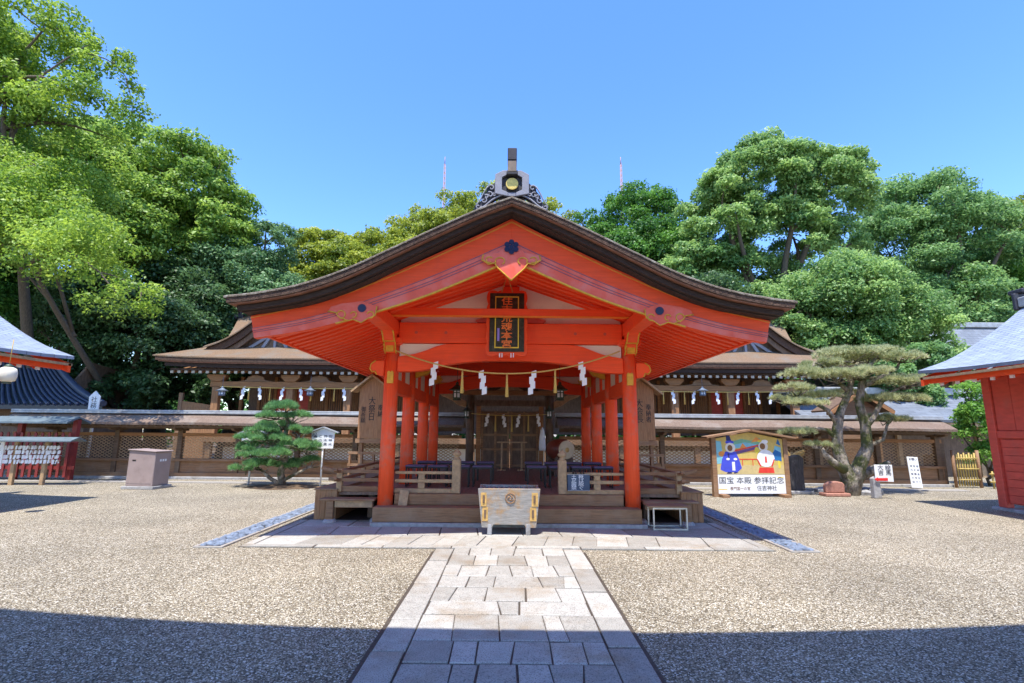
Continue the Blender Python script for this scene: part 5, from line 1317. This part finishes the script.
# radio masts on the hill
for px_, pt_, lab in ((445, 157, 'thin red and white radio mast left of the roof ridge'), (620.5, 157, 'thin red and white radio mast right of the roof ridge')):
    p = at(px_, pt_, 70); o = empty('radio_mast', (p.x, 70, 0), lab, 'mast', 'radio masts behind the trees')
    mb = MB()
    for k in range(3):
        a = 2.1*k; mb.tube([(.35*math.cos(a), .35*math.sin(a), 0), (.12*math.cos(a), .12*math.sin(a), p.z - 1.2)], .05, n=5)
    for z in np.arange(1, p.z - 1.5, .8):
        r_ = .35 - .23*z/p.z
        for k in range(3):
            a, b = 2.1*k, 2.1*(k + 1); mb.bar((r_*math.cos(a), r_*math.sin(a), z), (r_*math.cos(b), r_*math.sin(b), z + .8), .05, .05)
    mb.build('lattice', 'mast', o, world=False)
    MB().tube([(0, 0, p.z - 1.3), (0, 0, p.z)], .06, n=6).build('aerial', 'mast', o, world=False)

# ================================================================== TREES
def leaf_mesh(name, m, parent, cen, nrm, L, W, tint, rng, world_off):
    """one rhombic folded leaf per row of cen; nrm = facing, L/W = length and width arrays"""
    n = len(cen)
    a = rng.normal(size=(n, 3)); a -= nrm*(a*nrm).sum(1)[:, None]; a /= np.linalg.norm(a, axis=1)[:, None]
    b = np.cross(nrm, a)
    L, W = L[:, None], W[:, None]
    V = np.empty((n, 4, 3)); V[:, 0] = cen + a*L*.5 - nrm*L*.1; V[:, 1] = cen + b*W*.5 + nrm*W*.12; V[:, 2] = cen - a*L*.5 - nrm*L*.05; V[:, 3] = cen - b*W*.5 + nrm*W*.12
    V = V.reshape(-1, 3) - np.array(world_off)
    me = bpy.data.meshes.new(name)
    me.vertices.add(4*n); me.vertices.foreach_set('co', V.ravel().astype(np.float32))
    me.loops.add(4*n); me.loops.foreach_set('vertex_index', np.arange(4*n, dtype=np.int32))
    me.polygons.add(n); me.polygons.foreach_set('loop_start', np.arange(0, 4*n, 4, dtype=np.int32)); me.polygons.foreach_set('loop_total', np.full(n, 4, np.int32))
    at_ = me.attributes.new('tint', 'FLOAT', 'FACE'); at_.data.foreach_set('value', np.clip(tint, 0, 1).astype(np.float32))
    me.update(calc_edges=True); me.materials.append(M[m])
    o = bpy.data.objects.new(name, me); COL.objects.link(o); o.parent = parent
    return o

def unit(v): return v/np.linalg.norm(v, axis=1)[:, None]

def tree(name, label, cat, base, lobes, m, leaf, count, seed, puff=.24, flat=.85, trunk_r=.35, group=None, npuff=60, droop=.0, limbs=18, fork=.45, barkm='bark', updir=.4):
    """lobes: list of (x,y,z,rx,ry,rz) world ellipsoids making the crown; puffs of leaves fill each"""
    rng = np.random.default_rng(seed)
    base = Vector(base); o = empty(name, base, label, cat, group)
    vol = np.array([l[3]*l[5] for l in lobes]); share = vol/vol.sum()
    PC, PR = [], []
    for l, s_ in zip(lobes, share):
        k = max(8, int(npuff*1.7*s_)); c = np.array(l[:3]); r_ = np.array(l[3:])
        d = unit(rng.normal(size=(k*3, 3))); d[:, 2] = np.where(d[:, 2] < -.45, -d[:, 2], d[:, 2])
        rad = rng.uniform(.3, 1, size=(k*3, 1))**.4
        p = c + d*r_*rad*.86
        keep = []
        for i in range(len(p)):                       # spread the puffs
            if all(np.linalg.norm((p[i] - p[j])/r_) > puff*.8 for j in keep): keep.append(i)
            if len(keep) >= k: break
        p = p[keep]
        PC.append(p); PR.append(np.stack([rng.uniform(.7, 1.25, len(p))*puff*r_.mean() for _ in range(3)], 1)*np.array([1.1, 1.1, flat]))
    PC = np.concatenate(PC); PR = np.concatenate(PR)
    # leaves on and just inside every puff
    area = PR[:, 0]*PR[:, 1] + PR[:, 0]*PR[:, 2]
    count = int(count*1.35)
    idx = rng.choice(len(PC), size=count, p=area/area.sum())
    d = unit(rng.normal(size=(count, 3))); fl = rng.random(count) < .75
    d[:, 2] = np.where(fl & (d[:, 2] < -.1), -d[:, 2]*.8, d[:, 2]); d = unit(d)
    rad = 1 - .55*rng.random(count)**2.2 + rng.normal(size=count)*.09
    lump = 1 + .22*np.sin(d[:, 0]*7 + idx*1.7)*np.sin(d[:, 1]*7 + idx*2.3)*np.cos(d[:, 2]*5 + idx)
    cen = PC[idx] + d*PR[idx]*(rad*lump)[:, None]
    cen[:, 2] -= droop*np.abs(rng.normal(size=count))*PR[idx][:, 2]
    nr = unit(d*.55 + np.array([0, 0, updir]) + rng.normal(size=(count, 3))*.5)
    pt = rng.normal(size=len(PC))*.16
    tint = .42 + pt[idx] + rng.normal(size=count)*.22
    L = leaf*.86*rng.uniform(.7, 1.3, count)
    leaf_mesh('crown', m, o, cen, nr, L, L*.55, tint, rng, base)
    # trunk and limbs
    mb = MB()
    top = Vector(PC[:, :3].mean(0)); top.z = base.z + (top.z - base.z)*fork + .0
    hgt = top.z - base.z
    trunk = [base, base.lerp(top, .35) + Vector((rng.normal()*.12, rng.normal()*.12, 0)), base.lerp(top, .7) + Vector((rng.normal()*.2, rng.normal()*.2, 0)), top]
    mb.tube(trunk, [trunk_r*1.2, trunk_r, trunk_r*.75, trunk_r*.45], n=9)
    # main limbs towards well spread puffs, every other branch leaves the nearest limb
    K = max(4, min(9, limbs//3)); main = [int(rng.integers(len(PC)))]
    while len(main) < K:
        dd = np.min([np.linalg.norm(PC - PC[j], axis=1) for j in main], axis=0); main.append(int(np.argmax(dd*rng.uniform(.8, 1, len(PC)))))
    nodes, nrad = [], []
    def branch(p0, q, r0, wob, n=7):
        d = q - p0; side = Vector(rng.normal(size=3)); side -= d*(side.dot(d)/max(d.length_squared, 1e-6)); pts = []; rs = []
        for t in np.linspace(0, 1, n):
            p = p0 + d*t + side*wob*math.sin(t*math.pi)*d.length*.5 + Vector((0, 0, d.length*.14*math.sin(t*math.pi)))
            p += Vector(rng.normal(size=3))*wob*.22*d.length*t*(1 - t); pts.append(p); rs.append(r0*(1 - t)**.8 + .012)
        mb.tube(pts, rs, n=6)
        for p, r_ in zip(pts[1:-1], rs[1:-1]): nodes.append(np.array(p)); nrad.append(r_)
    for j in main: branch(base.lerp(top, rng.uniform(.6, 1)), Vector(PC[j]), trunk_r*.45, .14)
    for j in rng.permutation(len(PC))[:int(limbs*2.2)]:
        if j in main: continue
        N = np.array(nodes); k = int(np.argmin(np.linalg.norm(N - PC[j], axis=1) + .35*np.maximum(0, N[:, 2] - PC[j][2])))
        branch(Vector(nodes[k]), Vector(PC[j]), nrad[k]*.62, .16, 6)
    mb.build('trunk', barkm, o, recalc=False)
    return o

def lobe(px, py, rpx, rpy, Y, depth=None):
    c = at(px, py, Y); d = Y*_c + (c.z - CAMH)*_s
    rx, rz_ = rpx*d/FPX, rpy*d/FPX*1.02
    return (c.x, Y, c.z, rx, depth or (rx + rz_)*.5, rz_)

def T(name, label, Y, lobes_px, m, leaf, count, seed, bx=None, by=None, **kw):
    L = [lobe(*(l[:4]), l[4] if len(l) > 4 else Y, l[5] if len(l) > 5 else None) for l in lobes_px]
    b = (L[0][0] if bx is None else bx, by or Y, 0)
    return tree(name, label, 'tree', b, L, m, leaf, count, seed, **kw)

# left side
T('broadleaf_tree', 'tall pale green broadleaf tree with bare curving limbs showing sky at the top left', 18.5, [(35, 40, 70, 38), (-10, 95, 60, 60), (75, 115, 80, 22), (100, 70, 35, 30), (-60, 40, 80, 60)], 'bright', .17, 42000, 1, bx=-19, by=22, puff=.3, npuff=60, trunk_r=.2, limbs=26, fork=.85)
T('broadleaf_tree', 'bright yellow green broadleaf tree hanging low over the left side hall', 15.5, [(25, 235, 75, 70, 17), (75, 255, 60, 50), (118, 300, 42, 36), (-40, 200, 80, 80, 18), (60, 195, 50, 40, 18)], 'bright', .14, 62000, 2, bx=-16.8, by=24.8, puff=.27, npuff=110, trunk_r=.13, droop=.5, limbs=14, fork=.9)
T('camphor_tree', 'big rounded mid green camphor tree rising behind the left trees', 27, [(190, 185, 55, 50), (150, 250, 75, 75), (215, 235, 45, 60), (120, 170, 60, 50)], 'camphor', .24, 62000, 3, puff=.24, npuff=110, trunk_r=.45, limbs=24, fork=.62)
T('camphor_tree', 'mid green camphor tree filling the gap behind the bright low tree', 24, [(60, 180, 80, 60), (0, 210, 80, 90), (95, 240, 60, 70)], 'camphor', .22, 45000, 4, puff=.26, npuff=80, trunk_r=.4)
T('cypress_tree', 'blue green fine leaved conifer between the camphor and the yellow green trees', 27, [(240, 290, 50, 60), (268, 245, 34, 30), (275, 320, 50, 60), (215, 330, 50, 60)], 'blueg', .2, 60000, 5, puff=.2, npuff=120, flat=.5, droop=.9, trunk_r=.35)
T('evergreen_tree', 'dark shaded evergreen standing behind the left fence', 23.5, [(150, 345, 70, 60), (95, 320, 55, 55), (180, 390, 60, 40), (120, 400, 60, 40)], 'dark', .2, 60000, 6, puff=.24, npuff=100, trunk_r=.35)
T('evergreen_tree', 'dark glossy evergreen close to the left end of the sanctuary', 26.5, [(215, 340, 60, 70), (240, 390, 60, 40), (185, 310, 40, 60)], 'dark', .22, 50000, 7, puff=.24, npuff=90, trunk_r=.35)
T('evergreen_tree', 'dark green evergreen above the dark tiled roof at far left', 24.5, [(30, 330, 75, 60), (-40, 320, 80, 80), (60, 370, 60, 40)], 'deep', .2, 52000, 8, puff=.25, npuff=90, trunk_r=.35)
T('broadleaf_tree', 'leafy green tree beyond the left edge of the forecourt', 19, [(-120, 160, 90, 110)], 'camphor', .22, 30000, 9, puff=.26, npuff=60)
# hill behind the roof
T('evergreen_oak', 'yellow green rounded oak on the hill, lowest one left of the roof slope', 38, [(325, 262, 40, 35), (300, 300, 45, 45), (350, 290, 50, 50)], 'yellowg', .26, 38000, 10, puff=.2, npuff=90, trunk_r=.4)
T('evergreen_oak', 'yellow green rounded oak on the hill behind the left roof slope', 40, [(385, 262, 42, 34), (410, 290, 60, 50), (360, 250, 26, 22)], 'yellowg', .26, 38000, 11, puff=.2, npuff=90, trunk_r=.4)
T('evergreen_oak', 'tallest yellow green oak left of the ridge ornament, under the left radio mast', 42, [(450, 225, 48, 36), (490, 215, 40, 30), (430, 260, 60, 50), (480, 270, 60, 60)], 'yellowg', .27, 46000, 12, puff=.19, npuff=100, trunk_r=.45)
T('evergreen_oak', 'yellow green oak just right of the ridge ornament', 43, [(535, 222, 34, 30), (550, 250, 45, 45), (510, 270, 50, 60)], 'yellowg', .27, 32000, 13, puff=.2, npuff=70, trunk_r=.4)
T('evergreen_oak', 'deep green round headed tree under the right radio mast', 37, [(640, 225, 52, 42), (590, 235, 34, 26), (650, 280, 80, 60), (600, 270, 50, 45)], 'deep', .26, 60000, 14, puff=.2, npuff=120, trunk_r=.45)
T('round_crowned_tree', 'largest round crowned light green tree with visible forked limbs right of the hall roof', 31, [(760, 190, 62, 50), (820, 195, 50, 50), (720, 225, 42, 55), (785, 240, 60, 45), (700, 280, 40, 45), (835, 250, 32, 40), (750, 290, 60, 40)], 'round', .25, 88000, 15, puff=.22, npuff=150, trunk_r=.5, limbs=34, fork=.55)
T('camphor_tree', 'broad grey green tree behind and right of the round crowned tree', 35, [(925, 220, 60, 52), (900, 260, 50, 60), (970, 250, 50, 60), (935, 320, 70, 60)], 'mid', .26, 68000, 16, puff=.22, npuff=130, trunk_r=.5, limbs=22)
T('broadleaf_tree', 'lower leafy green tree in front of the round crowned tree, above the big pine', 25.5, [(850, 300, 65, 50), (800, 320, 50, 45), (900, 320, 55, 45), (840, 355, 70, 40), (920, 355, 50, 35)], 'round', .19, 72000, 17, puff=.22, npuff=130, droop=.4, trunk_r=.35, limbs=24)
T('evergreen_tree', 'dark evergreen behind the right end of the sanctuary roof', 30, [(760, 350, 70, 60), (700, 330, 60, 60)], 'dark', .24, 36000, 18, puff=.25, npuff=70)
T('evergreen_oak', 'yellowish tree at the right edge of the skyline', 40, [(1015, 235, 30, 40), (1050, 250, 50, 60)], 'yellowg', .28, 26000, 19, puff=.22, npuff=60)
T('evergreen_tree', 'dark green tree above the taller grey roofed hall at right', 38, [(1000, 290, 50, 60), (960, 340, 60, 50), (1040, 320, 60, 60)], 'deep', .28, 40000, 20, puff=.24, npuff=80)
T('broadleaf_tree', 'leafy tree with drooping sprays before the grey back hall', 22.5, [(885, 372, 34, 22), (925, 360, 30, 20), (905, 395, 36, 22)], 'mid', .16, 24000, 21, puff=.26, npuff=50, droop=.7, trunk_r=.15)
T('broadleaf_tree', 'green tree beyond the right edge of the forecourt', 36, [(1110, 280, 70, 100)], 'mid', .3, 24000, 22, puff=.26, npuff=50)
# shrub beside the bamboo gate
p = at(985, 440, 17.2)
tree('garden_shrub', 'light green leafy shrub growing behind the bamboo gate', 'shrub', (p.x, 17.2, 0), [lobe(985, 430, 26, 30, 17.2), lobe(978, 400, 18, 22, 17.2), lobe(995, 460, 24, 20, 17.0)], 'shrub', .12, 7000, 30, puff=.3, npuff=40, trunk_r=.05, limbs=14, fork=.3)

# ------------------------------------------------------------------ garden pines with clipped pads
def pine(label, base, trunks, pads, m, seed, blade=.11, dens=620, bark='pinebark', width=.011, lump=1.35):
    rng = np.random.default_rng(seed)
    o = empty('garden_pine', base, label, 'pine tree')
    mb = MB()
    for pts, rad in trunks: mb.tube(pts, [r_*.86 for r_ in rad], n=10)
    tp = [Vector(p) for pts, rad in trunks for p in pts[len(pts)//3:]]
    for (c, rx, ry, rz_) in pads:
        near = sorted(tp, key=lambda p: (p - c).length)[0]
        hub = near.lerp(c, .6) - Vector((0, 0, rz_*.4)); mb.tube([near, near.lerp(hub, .5) + Vector(rng.normal(size=3))*.04, hub], [.035, .028, .02], n=6)
        for k in range(7):
            a = rng.uniform(0, 6.28); e = Vector(c) + Vector((math.cos(a)*rx*.8, math.sin(a)*ry*.8, rng.uniform(-.1, .2)*rz_))
            mb.tube([hub, hub.lerp(e, .55) + Vector(rng.normal(size=3))*.05, e], [.018, .013, .006], n=5)
    mb.build('trunk', bark, o, recalc=False)
    for (c, rx, ry, rz_) in pads:
        n = int(dens*rx*ry/.25)
        d = unit(rng.normal(size=(n, 3))); d[:, 2] = np.abs(d[:, 2])*1.0 - .18
        # clusters: the pad is a heap of small domes
        k = max(5, int(14*rx*ry/.25)); ang = rng.uniform(0, 6.28, k); rr = np.sqrt(rng.random(k))
        hc = np.stack([np.cos(ang)*rr*rx*.86, np.sin(ang)*rr*ry*.86, (1 - rr**2)*rz_*.5], 1); hr = rng.uniform(.16, .34, k)*min(rx, ry)*lump*.75
        ii = rng.integers(0, k, n); p = hc[ii] + unit(d)*hr[ii][:, None]*np.array([1, 1, .62]) + np.array(c)
        nb = 9
        dirs = unit(np.repeat(unit(d)*.55 + np.array([0, 0, .75]), nb, 0) + rng.normal(size=(n*nb, 3))*.55)
        P0 = np.repeat(p, nb, 0); Lg = blade*rng.uniform(.6, 1.2, n*nb)[:, None]
        sd_ = unit(np.cross(dirs, rng.normal(size=(n*nb, 3))))*width*.5
        V = np.empty((n*nb, 3, 3)); V[:, 0] = P0 - sd_; V[:, 1] = P0 + sd_; V[:, 2] = P0 + dirs*Lg
        V = V.reshape(-1, 3) - np.array(base); N = n*nb
        me = bpy.data.meshes.new('needle_pad')
        me.vertices.add(3*N); me.vertices.foreach_set('co', V.ravel().astype(np.float32))
        me.loops.add(3*N); me.loops.foreach_set('vertex_index', np.arange(3*N, dtype=np.int32))
        me.polygons.add(N); me.polygons.foreach_set('loop_start', np.arange(0, 3*N, 3, dtype=np.int32)); me.polygons.foreach_set('loop_total', np.full(N, 3, np.int32))
        t = np.repeat(.45 + rng.normal(size=n)*.2 + (rng.normal(size=k)*.12)[ii], nb) + rng.normal(size=N)*.12
        a_ = me.attributes.new('tint', 'FLOAT', 'FACE'); a_.data.foreach_set('value', np.clip(t, 0, 1).astype(np.float32))
        me.update(calc_edges=True); me.materials.append(M[m])
        q = bpy.data.objects.new('needle_pad', me); COL.objects.link(q); q.parent = o
    return o

PYR = 14.3
def A_(px, py, dy=0): return at(px, py, PYR + dy)
def pad(px, py, rx, ry, dy=0, deep=.8):
    c = at(px, py, PYR + dy); s_ = (PYR + dy)/FPX
    return (c, rx*s_, max(.3, rx*s_*deep), ry*s_*1.15)
base = ground(850, 493)
trunks = [([A_(850, 496), A_(850, 478), A_(843, 464), A_(838, 446), A_(838, 428), A_(841, 412), A_(848, 396), A_(853, 378), A_(858, 362)], [.28, .25, .2, .17, .15, .12, .10, .08, .05]),
          ([A_(852, 494), A_(858, 470), A_(868, 448), A_(866, 425), A_(860, 405), A_(862, 385), A_(868, 368), A_(878, 356)], [.24, .22, .17, .15, .13, .1, .07, .04]),
          ([A_(864, 430), A_(874, 418), A_(882, 402), A_(892, 392), A_(905, 386)], [.1, .085, .07, .05, .03]),
          ([A_(839, 425), A_(828, 410), A_(815, 403), A_(800, 398)], [.09, .07, .05, .03]),
          ([A_(838, 440), A_(828, 430), A_(816, 428), A_(803, 432)], [.08, .06, .045, .03]),
          ([A_(850, 392), A_(836, 380), A_(824, 366), A_(815, 362)], [.08, .06, .05, .03]),
          ([A_(862, 388), A_(880, 378), A_(898, 368), A_(902, 358)], [.07, .06, .05, .03]),
          ([A_(868, 446), A_(884, 440), A_(888, 425), A_(893, 418)], [.07, .05, .04, .03]),
          ([A_(845, 470, -.2), A_(833, 462, -.35), A_(826, 455, -.45), A_(822, 448, -.4)], [.14, .11, .08, .06]),
          ([A_(858, 480, .2), A_(872, 470, .3), A_(885, 466, .3), A_(890, 462, .3)], [.14, .13, .11, .06])]
pads = [pad(850, 356, 34, 9), pad(880, 354, 26, 8, .3), pad(905, 359, 22, 9, -.1), pad(826, 366, 24, 9, .2), pad(806, 376, 24, 10), pad(840, 378, 28, 9, -.4), pad(872, 374, 26, 8, -.5),
        pad(900, 384, 30, 9, .1), pad(795, 390, 18, 8, -.3), pad(815, 398, 26, 6, .3), pad(845, 395, 18, 7, .5), pad(893, 401, 32, 5, .1), pad(803, 405, 24, 5, -.3), pad(885, 421, 26, 5, .5), pad(800, 434, 20, 5, -.1), pad(818, 446, 14, 4, -.4), pad(864, 362, 30, 8, .6), pad(780, 400, 8, 5, .1), pad(922, 380, 10, 6, .1)]
pr_ = pine('large old garden pine with two leaning mossy trunks and dusty green clipped pads', base, trunks, pads, 'pineR', 41, dens=520, lump=1.2)
mb = MB(); rg = random.Random(3)
for k in range(13):
    a = 2*math.pi*k/13; x, y_ = base.x + .75*math.cos(a), base.y + .5*math.sin(a)
    mb.obox((x, y_, .04), (rg.uniform(.2, .36), rg.uniform(.16, .24), rg.uniform(.12, .2)), (rg.uniform(-.2, .2), rg.uniform(-.2, .2), a + 1.57))
tag(mb.build('bed_stones', 'stone', bevel=.03), 'ring of rough grey stones round the foot of the big pine', 'stones', kind='stuff')

PYR = 15.1
base2 = ground(284, 487)
trunks = [([A_(283, 489), A_(281, 472), A_(286, 458), A_(284, 440), A_(288, 425), A_(287, 412)], [.13, .12, .1, .09, .07, .04]),
          ([A_(280, 484), A_(270, 478), A_(262, 470), A_(255, 466)], [.07, .06, .05, .03]), ([A_(284, 480), A_(298, 473), A_(310, 467)], [.06, .05, .03]),
          ([A_(286, 450), A_(270, 446), A_(255, 448)], [.06, .05, .03]), ([A_(285, 440), A_(300, 448), A_(306, 450)], [.06, .05, .03])]
pads = [pad(285, 409, 19, 8), pad(272, 419, 17, 7, -.2), pad(296, 418, 15, 7, .2), pad(281, 427, 20, 7, .3), pad(300, 433, 14, 7, -.2), pad(266, 432, 17, 7, -.2), pad(250, 439, 16, 7, .2), pad(270, 441, 19, 7, -.4), pad(260, 447, 18, 7, .4),
        pad(300, 447, 20, 8, -.3), pad(287, 449, 20, 8, .5), pad(245, 451, 14, 7, 0), pad(252, 457, 14, 7, -.4), pad(274, 456, 18, 7, -.6), pad(308, 452, 13, 7, .1), pad(262, 466, 20, 6, -.2), pad(285, 466, 20, 6, .3), pad(241, 470, 12, 5, -.1), pad(312, 463, 13, 6, .1)]
pine('small dense bright green garden pine clipped into layers on the left', base2, trunks, pads, 'pineL', 42, dens=620, blade=.12, lump=1.5)
mb = MB(); V = []
n = 28
mb.add([(base2.x, base2.y, .09)] + [(base2.x + (1.05 + .12*math.sin(k*2.1))*math.cos(2*math.pi*k/n), base2.y + (.7 + .08*math.sin(k*1.3))*math.sin(2*math.pi*k/n), .006) for k in range(n)], [(0, 1 + k, 1 + (k + 1) % n) for k in range(n)], True)
tag(mb.build('soil_bed', 'soil'), kind='structure')

# far wood closing the horizon behind everything
rng = np.random.default_rng(77)
n = 90000
px_ = rng.uniform(-75, 75, n); k = np.round(px_/3.2)
hh = 5.5 + 2.2*np.sin(k*1.7) + 1.6*np.sin(k*0.6 + 2)
u = rng.random(n)
cen = np.stack([px_, 50 + rng.normal(size=n)*1.5 + .004*px_**2*-1, .2 + hh*np.sqrt(u)*(.75 + .25*np.cos((px_ - k*3.2)/3.2*3.1))], 1)
nr = unit(np.stack([rng.normal(size=n)*.5, -.6 + rng.normal(size=n)*.4, .6 + rng.normal(size=n)*.4], 1))
L = rng.uniform(.35, .7, n)
fw = leaf_mesh('far_wood', 'deep', None, cen, nr, L, L*.6, .4 + rng.normal(size=n)*.25, rng, (0, 0, 0))
tag(fw, 'distant green wood seen as one mass behind the sanctuary', 'wood', kind='stuff')

tag(MB().add([(-120, 23.6, .006), (120, 23.6, .006), (120, 140, .006), (-120, 140, .006)], [(0, 1, 2, 3)]).build('forest_floor', 'soil'), kind='structure')
